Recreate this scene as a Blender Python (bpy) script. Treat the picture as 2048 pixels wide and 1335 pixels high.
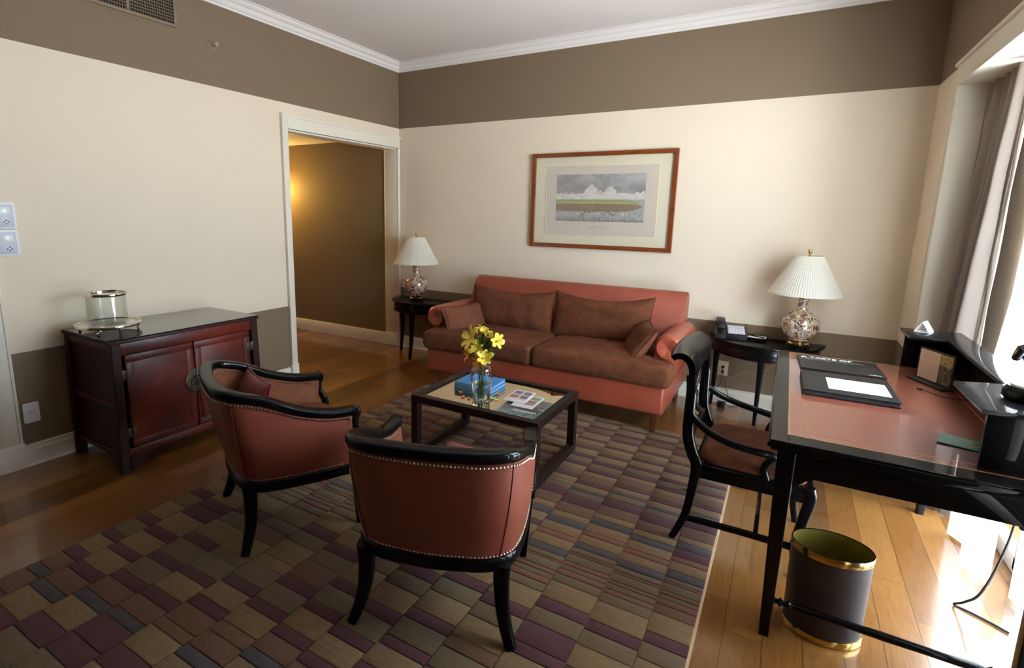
import bpy, bmesh, math, random
from math import pi, sin, cos, radians
from mathutils import Vector, Matrix, noise, Euler
random.seed(7)
for o in list(bpy.data.objects): bpy.data.objects.remove(o)
SC = bpy.context.scene
COL = SC.collection

# ------------------------------------------------------------------ camera
CAMP = (3.4733, -4.3959, 1.4128); YAW, PIT, ROL = -0.5354, -0.1832, 0.0180
FPX, CX, CY = 1061.36, 940.16, 622.10
def cam_axes():
    sy, cy, sp, cp = sin(YAW), cos(YAW), sin(PIT), cos(PIT)
    f = Vector((sy*cp, cy*cp, sp)); r = Vector((cy, -sy, 0)); u = r.cross(f)
    c, s = cos(ROL), sin(ROL)
    return c*r+s*u, -s*r+c*u, f
cd = bpy.data.cameras.new('camera'); cam = bpy.data.objects.new('camera', cd); COL.objects.link(cam)
r_, u_, f_ = cam_axes()
m = Matrix((r_, u_, -f_)).transposed().to_4x4(); m.translation = Vector(CAMP); cam.matrix_world = m
cd.sensor_width = 36; cd.lens = FPX*36/2048
cd.shift_x = (1024-CX)/2048; cd.shift_y = (CY-667.5)/2048
cd.clip_start = 0.05; SC.camera = cam

# ------------------------------------------------------------------ light
SC.view_settings.view_transform = 'Standard'; SC.view_settings.look = 'None'
SC.view_settings.gamma = 1; SC.view_settings.use_curve_mapping = False
SC.view_settings.exposure = -0.16
W = bpy.data.worlds.new('sky'); SC.world = W; W.use_nodes = True
bg = W.node_tree.nodes['Background']; bg.inputs[1].default_value = 1.0
_n = W.node_tree.nodes; _l = W.node_tree.links      # cool overcast sky above, brighter lower half added below the horizon to light the ceiling
_tc = _n.new('ShaderNodeTexCoord'); _sp = _n.new('ShaderNodeSeparateXYZ'); _l.new(_tc.outputs['Generated'], _sp.inputs[0])
_mr = _n.new('ShaderNodeMapRange'); _mr.inputs[1].default_value = -.08; _mr.inputs[2].default_value = .08; _l.new(_sp.outputs[2], _mr.inputs[0])
_mx = _n.new('ShaderNodeMix'); _mx.data_type = 'RGBA'; _l.new(_mr.outputs[0], _mx.inputs[0])
_mx.inputs[6].default_value = (54, 59, 62.5, 1); _mx.inputs[7].default_value = (22.5, 28.8, 35.5, 1); _l.new(_mx.outputs[2], bg.inputs[0])
def light(name, kind, loc, energy, col, rot=(0, 0, 0), size=None, sy=None, rad=None, portal=False):
    l = bpy.data.lights.new(name, kind); l.energy = energy; l.color = col
    if kind == 'AREA':
        l.shape = 'RECTANGLE'; l.size = size; l.size_y = sy; l.cycles.is_portal = portal
    if rad is not None: l.shadow_soft_size = rad
    o = bpy.data.objects.new(name, l); COL.objects.link(o); o.location = loc; o.rotation_euler = rot
    return o
# sky light enters by the one big window on the right wall
light('window_portal', 'AREA', (4.46, -2.08, 1.07), 1, (1, 1, 1), (0, pi/2, 0), 2.1, 2.1, portal=True)
# warm lamp in the hallway beyond the doorway (its fixture is wall_sconce below)
light('hall_lamp_light', 'POINT', (-1.80, -0.24, 1.66), 46, (1.0, 0.62, 0.14), rad=0.06)

# ------------------------------------------------------------------ helpers
def lin(c): return tuple(((v/255)/12.92 if v/255 <= .04045 else ((v/255+.055)/1.055)**2.4) for v in c)
def tag(o, label=None, cat=None, group=None, kind=None):
    if label: o['label'] = label
    if cat: o['category'] = cat
    if group: o['group'] = group
    if kind: o['kind'] = kind
    return o
def thing(name, label, cat, loc=(0, 0, 0), rz=0, group=None):
    o = bpy.data.objects.new(name, None); COL.objects.link(o); o.location = loc; o.rotation_euler = (0, 0, rz)
    o.empty_display_size = .1
    return tag(o, label, cat, group)
def obj(name, bm, mats, parent=None, loc=None, rot=None, sharp=35, label=None):
    me = bpy.data.meshes.new(name)
    bmesh.ops.recalc_face_normals(bm, faces=bm.faces[:])
    bm.to_mesh(me); bm.free()
    if not isinstance(mats, (list, tuple)): mats = [mats]
    for x in mats: me.materials.append(x)
    if sharp is not None:
        me.shade_smooth(); me.set_sharp_from_angle(angle=radians(sharp))
    o = bpy.data.objects.new(name, me); COL.objects.link(o)
    if parent: o.parent = parent
    if loc is not None: o.location = loc
    if rot is not None: o.rotation_euler = rot
    if label: o['label'] = label
    return o
def struct(name, bm, mats, parent=None, **k):
    o = obj(name, bm, mats, parent, **k)
    if not parent: o['kind'] = 'structure'
    return o
def B(): return bmesh.new()
def box(bm, x0, x1, y0, y1, z0, z1, bev=0, seg=2, mi=0, M=None):
    vs = [bm.verts.new((x, y, z)) for x in (x0, x1) for y in (y0, y1) for z in (z0, z1)]
    F = [bm.faces.new([vs[i] for i in q]) for q in ((0,1,3,2),(4,6,7,5),(0,4,5,1),(2,3,7,6),(0,2,6,4),(1,5,7,3))]
    bmesh.ops.recalc_face_normals(bm, faces=F)
    for f in F: f.material_index = mi
    geo = vs
    if bev > 0:
        es = list({e for f in F for e in f.edges})
        r = bmesh.ops.bevel(bm, geom=es, offset=bev, segments=seg, profile=.5, affect='EDGES')
        for f in r['faces']: f.material_index = mi
        geo = list({v for f in r['faces'] for v in f.verts} | {v for v in vs if v.is_valid})
    if M is not None: bmesh.ops.transform(bm, matrix=M, verts=[v for v in geo if v.is_valid])
    return bm
def prism(bm, pts, axis, a, b, bev=0, mi=0):
    """extrude closed 2-D outline along axis from a to b; outline coords are the two other axes in order"""
    def P(p, t):
        if axis == 'x': return (t, p[0], p[1])
        if axis == 'y': return (p[0], t, p[1])
        return (p[0], p[1], t)
    v0 = [bm.verts.new(P(p, a)) for p in pts]; v1 = [bm.verts.new(P(p, b)) for p in pts]; n = len(pts)
    F = [bm.faces.new(v0), bm.faces.new(v1[::-1])] + [bm.faces.new((v0[i], v0[(i+1) % n], v1[(i+1) % n], v1[i])) for i in range(n)]
    bmesh.ops.recalc_face_normals(bm, faces=F)
    for f in F: f.material_index = mi
    if bev:
        es = list(F[0].edges)+list(F[1].edges)
        bmesh.ops.bevel(bm, geom=es, offset=bev, segments=2, profile=.5, affect='EDGES')
    return bm
def lathe(bm, prof, n=40, c=(0, 0, 0), sx=1, sy=1, mi=0):
    rings = []
    for r, z in prof:
        if r < 1e-6: rings.append([bm.verts.new((c[0], c[1], c[2]+z))])
        else: rings.append([bm.verts.new((c[0]+r*sx*cos(2*pi*k/n), c[1]+r*sy*sin(2*pi*k/n), c[2]+z)) for k in range(n)])
    for a, b in zip(rings, rings[1:]):
        for k in range(n):
            k2 = (k+1) % n
            if len(a) == 1 and len(b) == 1: continue
            q = (a[0], b[k2], b[k]) if len(a) == 1 else ((a[k], a[k2], b[0]) if len(b) == 1 else (a[k], a[k2], b[k2], b[k]))
            f = bm.faces.new(q); f.material_index = mi
    return bm
def cr(pts, n=8, closed=False):
    P = [Vector(p) for p in pts]; out = []; N = len(P)
    rng = range(N if closed else N-1)
    for i in rng:
        if closed: a, b, c, d = P[(i-1) % N], P[i], P[(i+1) % N], P[(i+2) % N]
        else: a, b, c, d = P[max(i-1, 0)], P[i], P[i+1], P[min(i+2, N-1)]
        for k in range(n):
            t = k/n
            out.append(.5*((2*b)+(c-a)*t+(2*a-5*b+4*c-d)*t*t+(3*b-a-3*c+d)*t**3))
    if not closed: out.append(P[-1].copy())
    return out
def rrect(w, h, r, n=3):
    r = min(r, w/2-1e-5, h/2-1e-5); out = []
    for cx, cy, a0 in ((w/2-r, h/2-r, 0), (-w/2+r, h/2-r, pi/2), (-w/2+r, -h/2+r, pi), (w/2-r, -h/2+r, 1.5*pi)):
        for k in range(n+1):
            a = a0+pi/2*k/n; out.append((cx+r*cos(a), cy+r*sin(a)))
    return out
def circ(r, n=10): return [(r*cos(2*pi*k/n), r*sin(2*pi*k/n)) for k in range(n)]
def sweep(bm, pts, secs, up=(0, 0, 1), caps=True, closed=False, mi=0):
    """section coords (a, b): a along side = T x up, b along up'"""
    P = [Vector(p) for p in pts]; N = len(P); up = Vector(up); rings = []
    if not isinstance(secs[0][0], (list, tuple)): secs = [secs]*N
    for i in range(N):
        if closed: T = P[(i+1) % N]-P[i-1]
        else: T = P[min(i+1, N-1)]-P[max(i-1, 0)]
        T.normalize(); s = T.cross(up)
        if s.length < 1e-4: s = T.cross(Vector((1, 0, 0)))
        s.normalize(); u = s.cross(T)
        rings.append([bm.verts.new(P[i]+s*a+u*b) for a, b in secs[i]])
    n = len(rings[0])
    for i in range(N if closed else N-1):
        a, b = rings[i], rings[(i+1) % N]
        for k in range(n):
            f = bm.faces.new((a[k], a[(k+1) % n], b[(k+1) % n], b[k])); f.material_index = mi
    if caps and not closed:
        bm.faces.new(rings[0][::-1]).material_index = mi; bm.faces.new(rings[-1]).material_index = mi
    return bm
def lerp(a, b, t): return a+(b-a)*t
def secs_taper(w0, w1, n, r=.3, h0=None, h1=None):
    h0 = h0 or w0; h1 = h1 or w1
    return [rrect(lerp(w0, w1, i/(n-1)), lerp(h0, h1, i/(n-1)), min(lerp(w0, w1, i/(n-1)), lerp(h0, h1, i/(n-1)))*r) for i in range(n)]
def nz(p, s=1, seed=0): return noise.noise(Vector((p[0]*s+seed*7.3, p[1]*s+seed*3.1, p[2]*s)))
def pillow(w, h, t, seed=0, n=26, puck=.035, wr=.006, sag=0.0):
    """soft pillow in local xz plane (x width, z height, y thickness), pinched at its edges, corners pulled out"""
    bm = B(); rows = {}
    for side in (1, -1):
        for i in range(n+1):
            for j in range(n+1):
                u, v = 2*i/n-1, 2*j/n-1
                edge = (i in (0, n) or j in (0, n))
                if edge and side == -1: rows[(side, i, j)] = rows[(1, i, j)]; continue
                x = u*w/2*(1-puck*(1-v*v)*1.0*(abs(u)**3)); z = v*h/2*(1-puck*1.5*(1-u*u)*(abs(v)**3))
                if v > 0: z -= sag*(1-u*u)*v
                th = t/2*((1-abs(u)**2.6)*(1-abs(v)**2.6))**.55
                p = (x, 0, z)
                th += wr*nz(p, 9, seed+side)*min(1, (1-max(abs(u), abs(v)))*5+.1)
                if edge: th = 0
                rows[(side, i, j)] = bm.verts.new((x, side*th, z))
    for side in (1, -1):
        for i in range(n):
            for j in range(n):
                q = [rows[(side, i, j)], rows[(side, i+1, j)], rows[(side, i+1, j+1)], rows[(side, i, j+1)]]
                q2 = []
                for v in q:
                    if v not in q2: q2.append(v)
                if len(q2) > 2:
                    try: bm.faces.new(q2 if side < 0 else q2[::-1])
                    except ValueError: pass
    # welt piping
    ring = [rows[(1, i, 0)].co.copy() for i in range(n)]+[rows[(1, n, j)].co.copy() for j in range(n)]+[rows[(1, n-i, n)].co.copy() for i in range(n)]+[rows[(1, 0, n-j)].co.copy() for j in range(n)]
    sweep(bm, ring, circ(.0035, 6), up=(0, 1, 0), closed=True)
    return bm
def pad(bm, outline, z0, z1, crown=.02, er=.03, seed=0, wr=.003, nr=12, cen=None):
    """upholstered pad over a star-shaped outline"""
    O = [Vector((p[0], p[1], 0)) for p in outline]; N = len(O)
    c = Vector(cen+(0,)) if cen else sum(O, Vector())/N
    def ring(inset, z):
        out = []
        for i, p in enumerate(O):
            d = (c-p); L = d.length; q = p+d*(inset/L)
            out.append(bm.verts.new((q.x, q.y, z+wr*nz((q.x, q.y, z), 14, seed))))
        return out
    R = [ring(er*.6, z0), ring(er*.15, z0+er*.35)]
    R += [ring(-.004, lerp(z0+er, z1-er, t)) for t in (0, .5, 1)]
    for k in range(1, 5):
        a = pi/2*k/4; R.append(ring(er*(1-cos(a)), z1-er+er*sin(a)))
    for k in range(1, nr):
        t = k/nr; r = []
        for p in O:
            d = c-p; L = d.length; s = er/L+(1-er/L)*t; q = p+d*s
            r.append(bm.verts.new((q.x, q.y, z1+crown*(1-(1-t)**2.2)+wr*1.6*nz((q.x, q.y, 0), 11, seed)*min(1, t*4))))
        R.append(r)
    top = bm.verts.new((c.x, c.y, z1+crown))
    for a, b in zip(R, R[1:]):
        for i in range(N): bm.faces.new((a[i], a[(i+1) % N], b[(i+1) % N], b[i]))
    for i in range(N): bm.faces.new((R[-1][i], R[-1][(i+1) % N], top))
    bm.faces.new(R[0][::-1])
    return bm
def dense(pts, step=.02):
    out = []; n = len(pts)
    for i in range(n):
        a, b = Vector(pts[i]), Vector(pts[(i+1) % n]); k = max(1, int((b-a).length/step))
        out += [tuple(a.lerp(b, j/k)) for j in range(k)]
    return out
def rounded_poly(pts, r, n=5):
    out = []; N = len(pts)
    for i in range(N):
        p0, p, p1 = Vector(pts[i-1]), Vector(pts[i]), Vector(pts[(i+1) % N])
        a = (p0-p).normalized(); b = (p1-p).normalized(); rr = min(r, (p0-p).length*.45, (p1-p).length*.45)
        A = p+a*rr; Bq = p+b*rr
        for k in range(n+1):
            t = k/n; out.append(tuple(A*(1-t)**2+p*2*t*(1-t)+Bq*t*t))
    return out
def painted(w, h, nx, ny, fn, plane='xy', z=0):
    """flat printed sheet: colour computed per face and stored as a colour attribute"""
    bm = B(); cl = bm.loops.layers.float_color.new('print')
    g = [[None]*(ny+1) for _ in range(nx+1)]
    for i in range(nx+1):
        for j in range(ny+1):
            x, y = w*(i/nx-.5), h*(j/ny-.5)
            g[i][j] = bm.verts.new((x, y, z) if plane == 'xy' else (x, z, y))
    for i in range(nx):
        for j in range(ny):
            f = bm.faces.new((g[i][j], g[i+1][j], g[i+1][j+1], g[i][j+1]))
            c = lin(fn((i+.5)/nx, (j+.5)/ny))
            for l in f.loops: l[cl] = (*c, 1)
    return bm

# ------------------------------------------------------------------ materials
class NT:
    def __init__(s, name):
        s.m = bpy.data.materials.new(name); s.m.use_nodes = True; s.t = s.m.node_tree
        s.p = s.t.nodes['Principled BSDF']; s.out = s.t.nodes['Material Output']
    def n(s, typ, **k):
        x = s.t.nodes.new(typ)
        for a, v in k.items():
            if a.startswith('_'): setattr(x, a[1:], v)
        return x
    def l(s, a, b): s.t.links.new(a, b)
    def math(s, op, a, b=None, c=None):
        x = s.t.nodes.new('ShaderNodeMath'); x.operation = op
        for i, v in enumerate((a, b, c)):
            if v is None: continue
            if hasattr(v, 'is_output'): s.l(v, x.inputs[i])
            else: x.inputs[i].default_value = v
        return x.outputs[0]
    def coord(s, kind='Object'): return s.n('ShaderNodeTexCoord').outputs[kind]
    def mapping(s, v, scale=(1, 1, 1), rot=(0, 0, 0)):
        x = s.n('ShaderNodeMapping'); x.inputs['Scale'].default_value = scale; x.inputs['Rotation'].default_value = rot; s.l(v, x.inputs[0]); return x.outputs[0]
    def noise(s, v, scale, detail=4, rough=.55, out='Fac', dist=0):
        x = s.n('ShaderNodeTexNoise'); x.inputs['Scale'].default_value = scale; x.inputs['Detail'].default_value = detail; x.inputs['Roughness'].default_value = rough; x.inputs['Distortion'].default_value = dist
        s.l(v, x.inputs['Vector']); return x.outputs[out]
    def ramp(s, f, stops, interp='LINEAR'):
        x = s.n('ShaderNodeValToRGB'); x.color_ramp.interpolation = interp; e = x.color_ramp.elements
        while len(e) < len(stops): e.new(.5)
        for i, (p, c) in enumerate(stops): e[i].position = p; e[i].color = (*c, 1)
        s.l(f, x.inputs[0]); return x.outputs[0]
    def mix(s, f, a, b, mode='MIX'):
        x = s.n('ShaderNodeMix'); x.data_type = 'RGBA'; x.blend_type = mode
        for i, v in ((0, f), (6, a), (7, b)):
            if hasattr(v, 'is_output'): s.l(v, x.inputs[i])
            elif i == 0: x.inputs[0].default_value = v
            else: x.inputs[i].default_value = (*v, 1)
        return x.outputs[2]
    def bump(s, h, strength=.2, dist=.01):
        x = s.n('ShaderNodeBump'); x.inputs['Strength'].default_value = strength; x.inputs['Distance'].default_value = dist
        s.l(h, x.inputs['Height']); s.l(x.outputs[0], s.p.inputs['Normal'])
    def set(s, **k):
        for a, v in k.items():
            i = s.p.inputs[a.replace('_', ' ')]
            if hasattr(v, 'is_output'): s.l(v, i)
            elif isinstance(v, tuple) and len(v) == 3: i.default_value = (*v, 1)
            else: i.default_value = v
def M(name, col, rough=.5, metal=0, coat=0, coatr=.05, bump=None, var=None, sheen=0, spec=.5, trans=0, ior=1.45, aniso_var=None):
    t = NT(name); t.set(Roughness=rough, Metallic=metal); c = lin(col)
    t.p.inputs['Specular IOR Level'].default_value = spec; t.p.inputs['Coat Weight'].default_value = coat; t.p.inputs['Coat Roughness'].default_value = coatr
    t.p.inputs['Sheen Weight'].default_value = sheen; t.p.inputs['Transmission Weight'].default_value = trans; t.p.inputs['IOR'].default_value = ior
    co = t.coord()
    if var:
        sc, c2 = var[0], lin(var[1]); stretch = var[2] if len(var) > 2 else (1, 1, 1)
        f = t.noise(t.mapping(co, stretch), sc, 5)
        t.set(Base_Color=t.ramp(f, [(.32, c), (.68, c2)]))
    else: t.set(Base_Color=c)
    if bump: t.bump(t.noise(co, bump[0], 3), bump[1], bump[2] if len(bump) > 2 else .004)
    return t.m

CREAM, TAUPE = (229, 211, 187), (121, 100, 77)
H1, H2, HC, HB, WD = 2.218, .628, 2.75, .118, 4.157
def wall_mat(name):
    t = NT(name); g = t.n('ShaderNodeNewGeometry'); s = t.n('ShaderNodeSeparateXYZ'); t.l(g.outputs['Position'], s.inputs[0])
    z = t.math('DIVIDE', s.outputs[2], 3.0)
    c = t.ramp(z, [(0, lin(TAUPE)), (H2/3, lin(CREAM)), (H1/3, lin(TAUPE))], 'CONSTANT')
    n = t.noise(g.outputs['Position'], 260, 2)
    t.set(Base_Color=c, Roughness=.75); t.bump(n, .05, .002)
    return t.m
m_wall = wall_mat('two_tone_wall_paint')
m_hall = M('taupe_hall_paint', (118, 98, 72), .7, bump=(260, .05, .002))
m_ceil = M('ceiling_paint', (236, 226, 220), .85, bump=(200, .04, .002))
m_trim = M('white_trim_paint', (232, 222, 204), .4, bump=(60, .03, .002))
m_black = M('black_lacquer', (5, 4, 4), .5, coat=.42, coatr=.03, spec=.05)
m_blackm = M('black_matt', (14, 14, 16), .5, spec=.35)
m_leather = M('terracotta_leather', (130, 64, 46), .45, coat=.2, coatr=.3, var=(6, (116, 54, 38)), bump=(330, .10, .002))
m_sofaleather = M('sofa_leather', (148, 69, 47), .42, coat=.22, coatr=.28, var=(5, (134, 59, 39)), bump=(330, .10, .002))
m_seam = M('leather_stitching', (108, 52, 42), .6)
m_fab = M('brown_corduroy', (104, 60, 38), .9, var=(14, (84, 45, 27)), spec=.2, bump=(420, .35, .003))
m_fab_pink = M('rose_brown_chenille', (112, 68, 48), .9, var=(16, (98, 56, 38)), spec=.2, bump=(420, .35, .003))
m_burg = M('burgundy_satin_cloth', (118, 40, 40), .6, var=(12, (100, 30, 33)), sheen=.1, bump=(200, .15, .002))
m_dark_wood = M('dark_walnut', (36, 19, 12), .45, coat=.08, spec=.2, var=(10, (22, 11, 8), (1, 8, 8)))
m_leg_wood = M('brown_leg_wood', (92, 50, 30), .35, coat=.3, var=(10, (70, 36, 22)))
m_brass = M('polished_brass', (206, 172, 104), .16, 1)
m_brass_old = M('aged_brass', (92, 78, 60), .5, .8, var=(30, (62, 52, 42)))
m_nail = M('nailhead_metal', (176, 160, 140), .28, 1)
m_chrome = M('polished_nickel', (222, 214, 204), .08, 1)
m_white = M('white_plastic', (240, 238, 238), .35)
m_grey = M('grey_plastic', (204, 202, 214), .4)
m_lcd = M('pale_display', (232, 238, 232), .2)
m_ivory = M('ivory_plastic', (214, 198, 160), .4)
m_paper = M('white_paper', (238, 236, 234), .6)
m_gold = M('gilt_line', (206, 176, 96), .35, 1)
m_cord = M('dark_cord', (34, 30, 28), .6)
m_cord_gold = M('gold_cord', (190, 150, 80), .5)
def glassm(name, col=(250, 252, 252), ior=1.45):
    t = NT(name); t.set(Base_Color=lin(col), Roughness=0.0, IOR=ior); t.p.inputs['Transmission Weight'].default_value = 1
    return t.m
def thin_glass(name, tint=(244, 248, 246), r=.04):
    t = NT(name); tr = t.n('ShaderNodeBsdfTransparent'); tr.inputs[0].default_value = (*lin(tint), 1)
    gl = t.n('ShaderNodeBsdfGlossy'); gl.inputs['Roughness'].default_value = .01
    lw = t.n('ShaderNodeLayerWeight'); lw.inputs[0].default_value = .12
    f = t.math('ADD', t.math('MULTIPLY', lw.outputs['Facing'], .55), r)
    mx = t.n('ShaderNodeMixShader'); t.l(f, mx.inputs[0]); t.l(tr.outputs[0], mx.inputs[1]); t.l(gl.outputs[0], mx.inputs[2])
    t.l(mx.outputs[0], t.out.inputs[0]); return t.m
m_glass = thin_glass('clear_glass', (253, 255, 254), .025)
m_pane = thin_glass('window_glass', (250, 252, 252), .02)
m_water = glassm('water', (246, 250, 246), 1.2)
def floor_mat():
    t = NT('oak_plank_floor'); s = t.n('ShaderNodeSeparateXYZ'); co = t.coord(); t.l(co, s.inputs[0])
    PW = .118
    xr = t.math('DIVIDE', s.outputs[0], PW); row = t.math('FLOOR', xr); fx = t.math('FRACT', xr)
    w = t.n('ShaderNodeTexWhiteNoise'); w.noise_dimensions = '1D'; t.l(row, w.inputs['W'])
    yr = t.math('DIVIDE', t.math('ADD', s.outputs[1], t.math('MULTIPLY', w.outputs[0], 7.3)), .95)
    idx = t.math('FLOOR', yr); fy = t.math('FRACT', yr)
    cm = t.n('ShaderNodeCombineXYZ'); t.l(row, cm.inputs[0]); t.l(idx, cm.inputs[1])
    w2 = t.n('ShaderNodeTexWhiteNoise'); w2.noise_dimensions = '3D'; t.l(cm.outputs[0], w2.inputs['Vector'])
    base = t.ramp(w2.outputs[0], [(0, lin((88, 52, 18))), (.25, lin((118, 74, 30))), (.55, lin((134, 88, 40))), (.8, lin((104, 64, 24))), (1, lin((150, 102, 52)))])
    ad = t.n('ShaderNodeVectorMath'); ad.operation = 'ADD'; t.l(co, ad.inputs[0])
    sc = t.n('ShaderNodeVectorMath'); sc.operation = 'SCALE'; t.l(w2.outputs['Color'], sc.inputs[0]); sc.inputs[3].default_value = 9; t.l(sc.outputs[0], ad.inputs[1])
    g = t.noise(t.mapping(ad.outputs[0], (14, 1.1, 1)), 6, 6, .65, dist=1.2)
    col = t.mix(.75, base, t.ramp(g, [(.3, (.62, .50, .40)), (.5, (.95, .93, .9)), (.75, (1.12, 1.1, 1.08))]), 'MULTIPLY')
    e1 = t.math('LESS_THAN', fx, .022); e2 = t.math('LESS_THAN', fy, .0025); e = t.math('MAXIMUM', e1, e2)
    col = t.mix(t.math('MULTIPLY', e, .92), col, lin((52, 26, 10)))
    t.set(Base_Color=col, Roughness=t.math('ADD', t.math('MULTIPLY', g, .12), .24)); t.p.inputs['Coat Weight'].default_value = .8; t.p.inputs['Coat Roughness'].default_value = .12
    t.bump(t.math('SUBTRACT', t.math('MULTIPLY', g, .15), e), .25, .002)
    return t.m
m_floor = floor_mat()
def rugm(name, c, c2):
    t = NT(name); co = t.coord(); f = t.noise(t.mapping(co, (4, 16, 1)), 5, 4); h = t.noise(co, 420, 2)
    col = t.ramp(f, [(.3, lin(c)), (.75, lin(c2))])
    col = t.mix(.35, col, t.ramp(h, [(.3, (.6, .6, .6)), (.7, (1.2, 1.2, 1.2))]), 'MULTIPLY')
    t.set(Base_Color=col, Roughness=.95); t.p.inputs['Sheen Weight'].default_value = .05
    t.bump(t.math('ADD', h, f), .5, .004); return t.m
RUGC = {'t': rugm('rug_tan', (121, 93, 58), (102, 76, 45)), 'b': rugm('rug_burgundy', (78, 33, 37), (66, 27, 31)), 'g': rugm('rug_greige', (99, 79, 52), (87, 67, 43)),
        'u': rugm('rug_slate', (70, 57, 58), (57, 49, 50)), 'r': rugm('rug_rust', (111, 60, 42), (104, 71, 46)), 'o': rugm('rug_brown', (99, 65, 42), (87, 53, 35))}
m_rugb = M('rug_backing', (176, 142, 106), .9, bump=(300, .2, .003))
def lacquer():
    t = NT('worn_red_lacquer'); co = t.coord()
    a = t.noise(co, 3.2, 5, .6); b = t.noise(t.mapping(co, (8, 8, 1.5)), 4, 4)
    col = t.ramp(a, [(.3, lin((48, 14, 9))), (.52, lin((78, 23, 12))), (.75, lin((112, 36, 15)))])
    col = t.mix(t.ramp(b, [(.6, (0, 0, 0)), (.8, (.45, .45, .45))]), col, lin((30, 14, 12)))
    t.set(Base_Color=col, Roughness=.45); t.p.inputs['Specular IOR Level'].default_value = .25; t.p.inputs['Coat Weight'].default_value = .12; t.p.inputs['Coat Roughness'].default_value = .25
    t.bump(b, .12, .003); return t.m
m_lacq = lacquer()
m_lacqd = M('dark_red_lacquer', (52, 18, 13), .55, coat=.04, spec=.25, var=(7, (32, 12, 10)), bump=(60, .08, .002))
def porcelain(name, bgc, cs, sc=38):
    t = NT(name); co = t.coord(); d = t.noise(co, 16, 3, out='Color')
    v = t.n('ShaderNodeTexVoronoi'); v.inputs['Scale'].default_value = sc; t.l(t.mix(.12, co, d), v.inputs['Vector'])
    sp = t.n('ShaderNodeSeparateColor'); t.l(v.outputs['Color'], sp.inputs[0])
    pal = t.ramp(sp.outputs[0], [(i/len(cs), lin(c)) for i, c in enumerate(cs)], 'CONSTANT')
    inside = t.ramp(v.outputs['Distance'], [(.0, (1, 1, 1)), (.46, (1, 1, 1)), (.52, (0, 0, 0))])
    sw = t.noise(co, 30, 5, .6, dist=2.5)
    line = t.ramp(sw, [(.44, (0, 0, 0)), (.465, (1, 1, 1)), (.525, (1, 1, 1)), (.55, (0, 0, 0))])
    col = t.mix(inside, lin(bgc), pal); col = t.mix(line, col, lin((104, 72, 48)))
    t.set(Base_Color=col, Roughness=.12); t.p.inputs['Coat Weight'].default_value = 1; return t.m
m_porc_r = porcelain('painted_porcelain_light', (216, 196, 168), [(60, 96, 70), (150, 78, 66), (92, 96, 150), (214, 190, 160), (226, 206, 184), (176, 122, 86), (70, 56, 60), (150, 150, 190)])
m_porc_l = porcelain('painted_porcelain_rose', (206, 176, 158), [(96, 66, 84), (160, 106, 96), (216, 192, 176), (110, 88, 120), (222, 202, 186), (140, 98, 84), (66, 52, 60)], 34)
def shade_mat(name, col=(246, 240, 226), tl=.35):
    t = NT(name); t.set(Base_Color=lin(col), Roughness=.8)
    tr = t.n('ShaderNodeBsdfTranslucent'); tr.inputs[0].default_value = (*lin(col), 1)
    mx = t.n('ShaderNodeMixShader'); mx.inputs[0].default_value = tl
    t.l(t.p.outputs[0], mx.inputs[1]); t.l(tr.outputs[0], mx.inputs[2]); t.l(mx.outputs[0], t.out.inputs[0]); return t
m_shade = shade_mat('lamp_shade_silk').m
def sheer():
    t = shade_mat('sheer_white_voile', (250, 250, 252), .75)
    tr = t.n('ShaderNodeBsdfTransparent'); mx = t.n('ShaderNodeMixShader'); mx.inputs[0].default_value = .42
    src = t.out.inputs[0].links[0].from_socket
    t.l(src, mx.inputs[1]); t.l(tr.outputs[0], mx.inputs[2]); t.l(mx.outputs[0], t.out.inputs[0]); return t.m
m_sheer = sheer()
m_drape = shade_mat('taupe_silk_drape', (140, 126, 116), .08).m
m_mirror = M('bronze_mirror_glass', (226, 206, 172), .015, 1)
m_deskleather = M('desk_leather_inlay', (110, 52, 34), .5, coat=1, coatr=.02, var=(3, (100, 46, 30)))
m_blue = M('blue_cloth_cover', (58, 124, 186), .55)
m_bluep = M('pale_blue_page_edge', (120, 160, 196), .7)
m_green = M('green_card', (36, 72, 52), .4, var=(20, (60, 100, 70)))
m_pic_wood = M('cherry_frame_wood', (128, 62, 24), .3, coat=.4, var=(12, (100, 44, 16), (1, 1, 6)))
m_mat_board = M('ivory_mat_board', (238, 224, 196), .8)
m_petal_y = M('yellow_petal', (214, 182, 34), .5, var=(60, (244, 226, 110)))
m_petal_o = M('orange_petal', (226, 160, 40), .5, var=(40, (200, 120, 30)))
m_leaf = M('green_leaf', (62, 100, 38), .5, var=(30, (40, 76, 32)))
m_stem = M('green_stem', (96, 122, 50), .5)
m_binl = M('dark_brown_bin_leather', (44, 32, 30), .42, coat=.12, coatr=.3, spec=.3, var=(5, (36, 26, 25)), bump=(240, .08, .002))
m_binin = M('brass_bin_lining', (150, 132, 60), .35, .7)
m_bronze = M('dark_bronze', (28, 24, 26), .25, .6, coat=.5)
m_vent_dark = M('vent_dark', (30, 24, 20), .9)
m_vent = M('taupe_metal_grille', (130, 108, 86), .5)
def print_mat(name, rough=.5, coat=0):
    t = NT(name); a = t.n('ShaderNodeAttribute'); a.attribute_name = 'print'; t.set(Base_Color=a.outputs['Color'], Roughness=rough); t.p.inputs['Coat Weight'].default_value = coat; return t.m
m_print = print_mat('printed_paper'); m_printg = print_mat('glossy_print', .3, .6)
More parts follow.
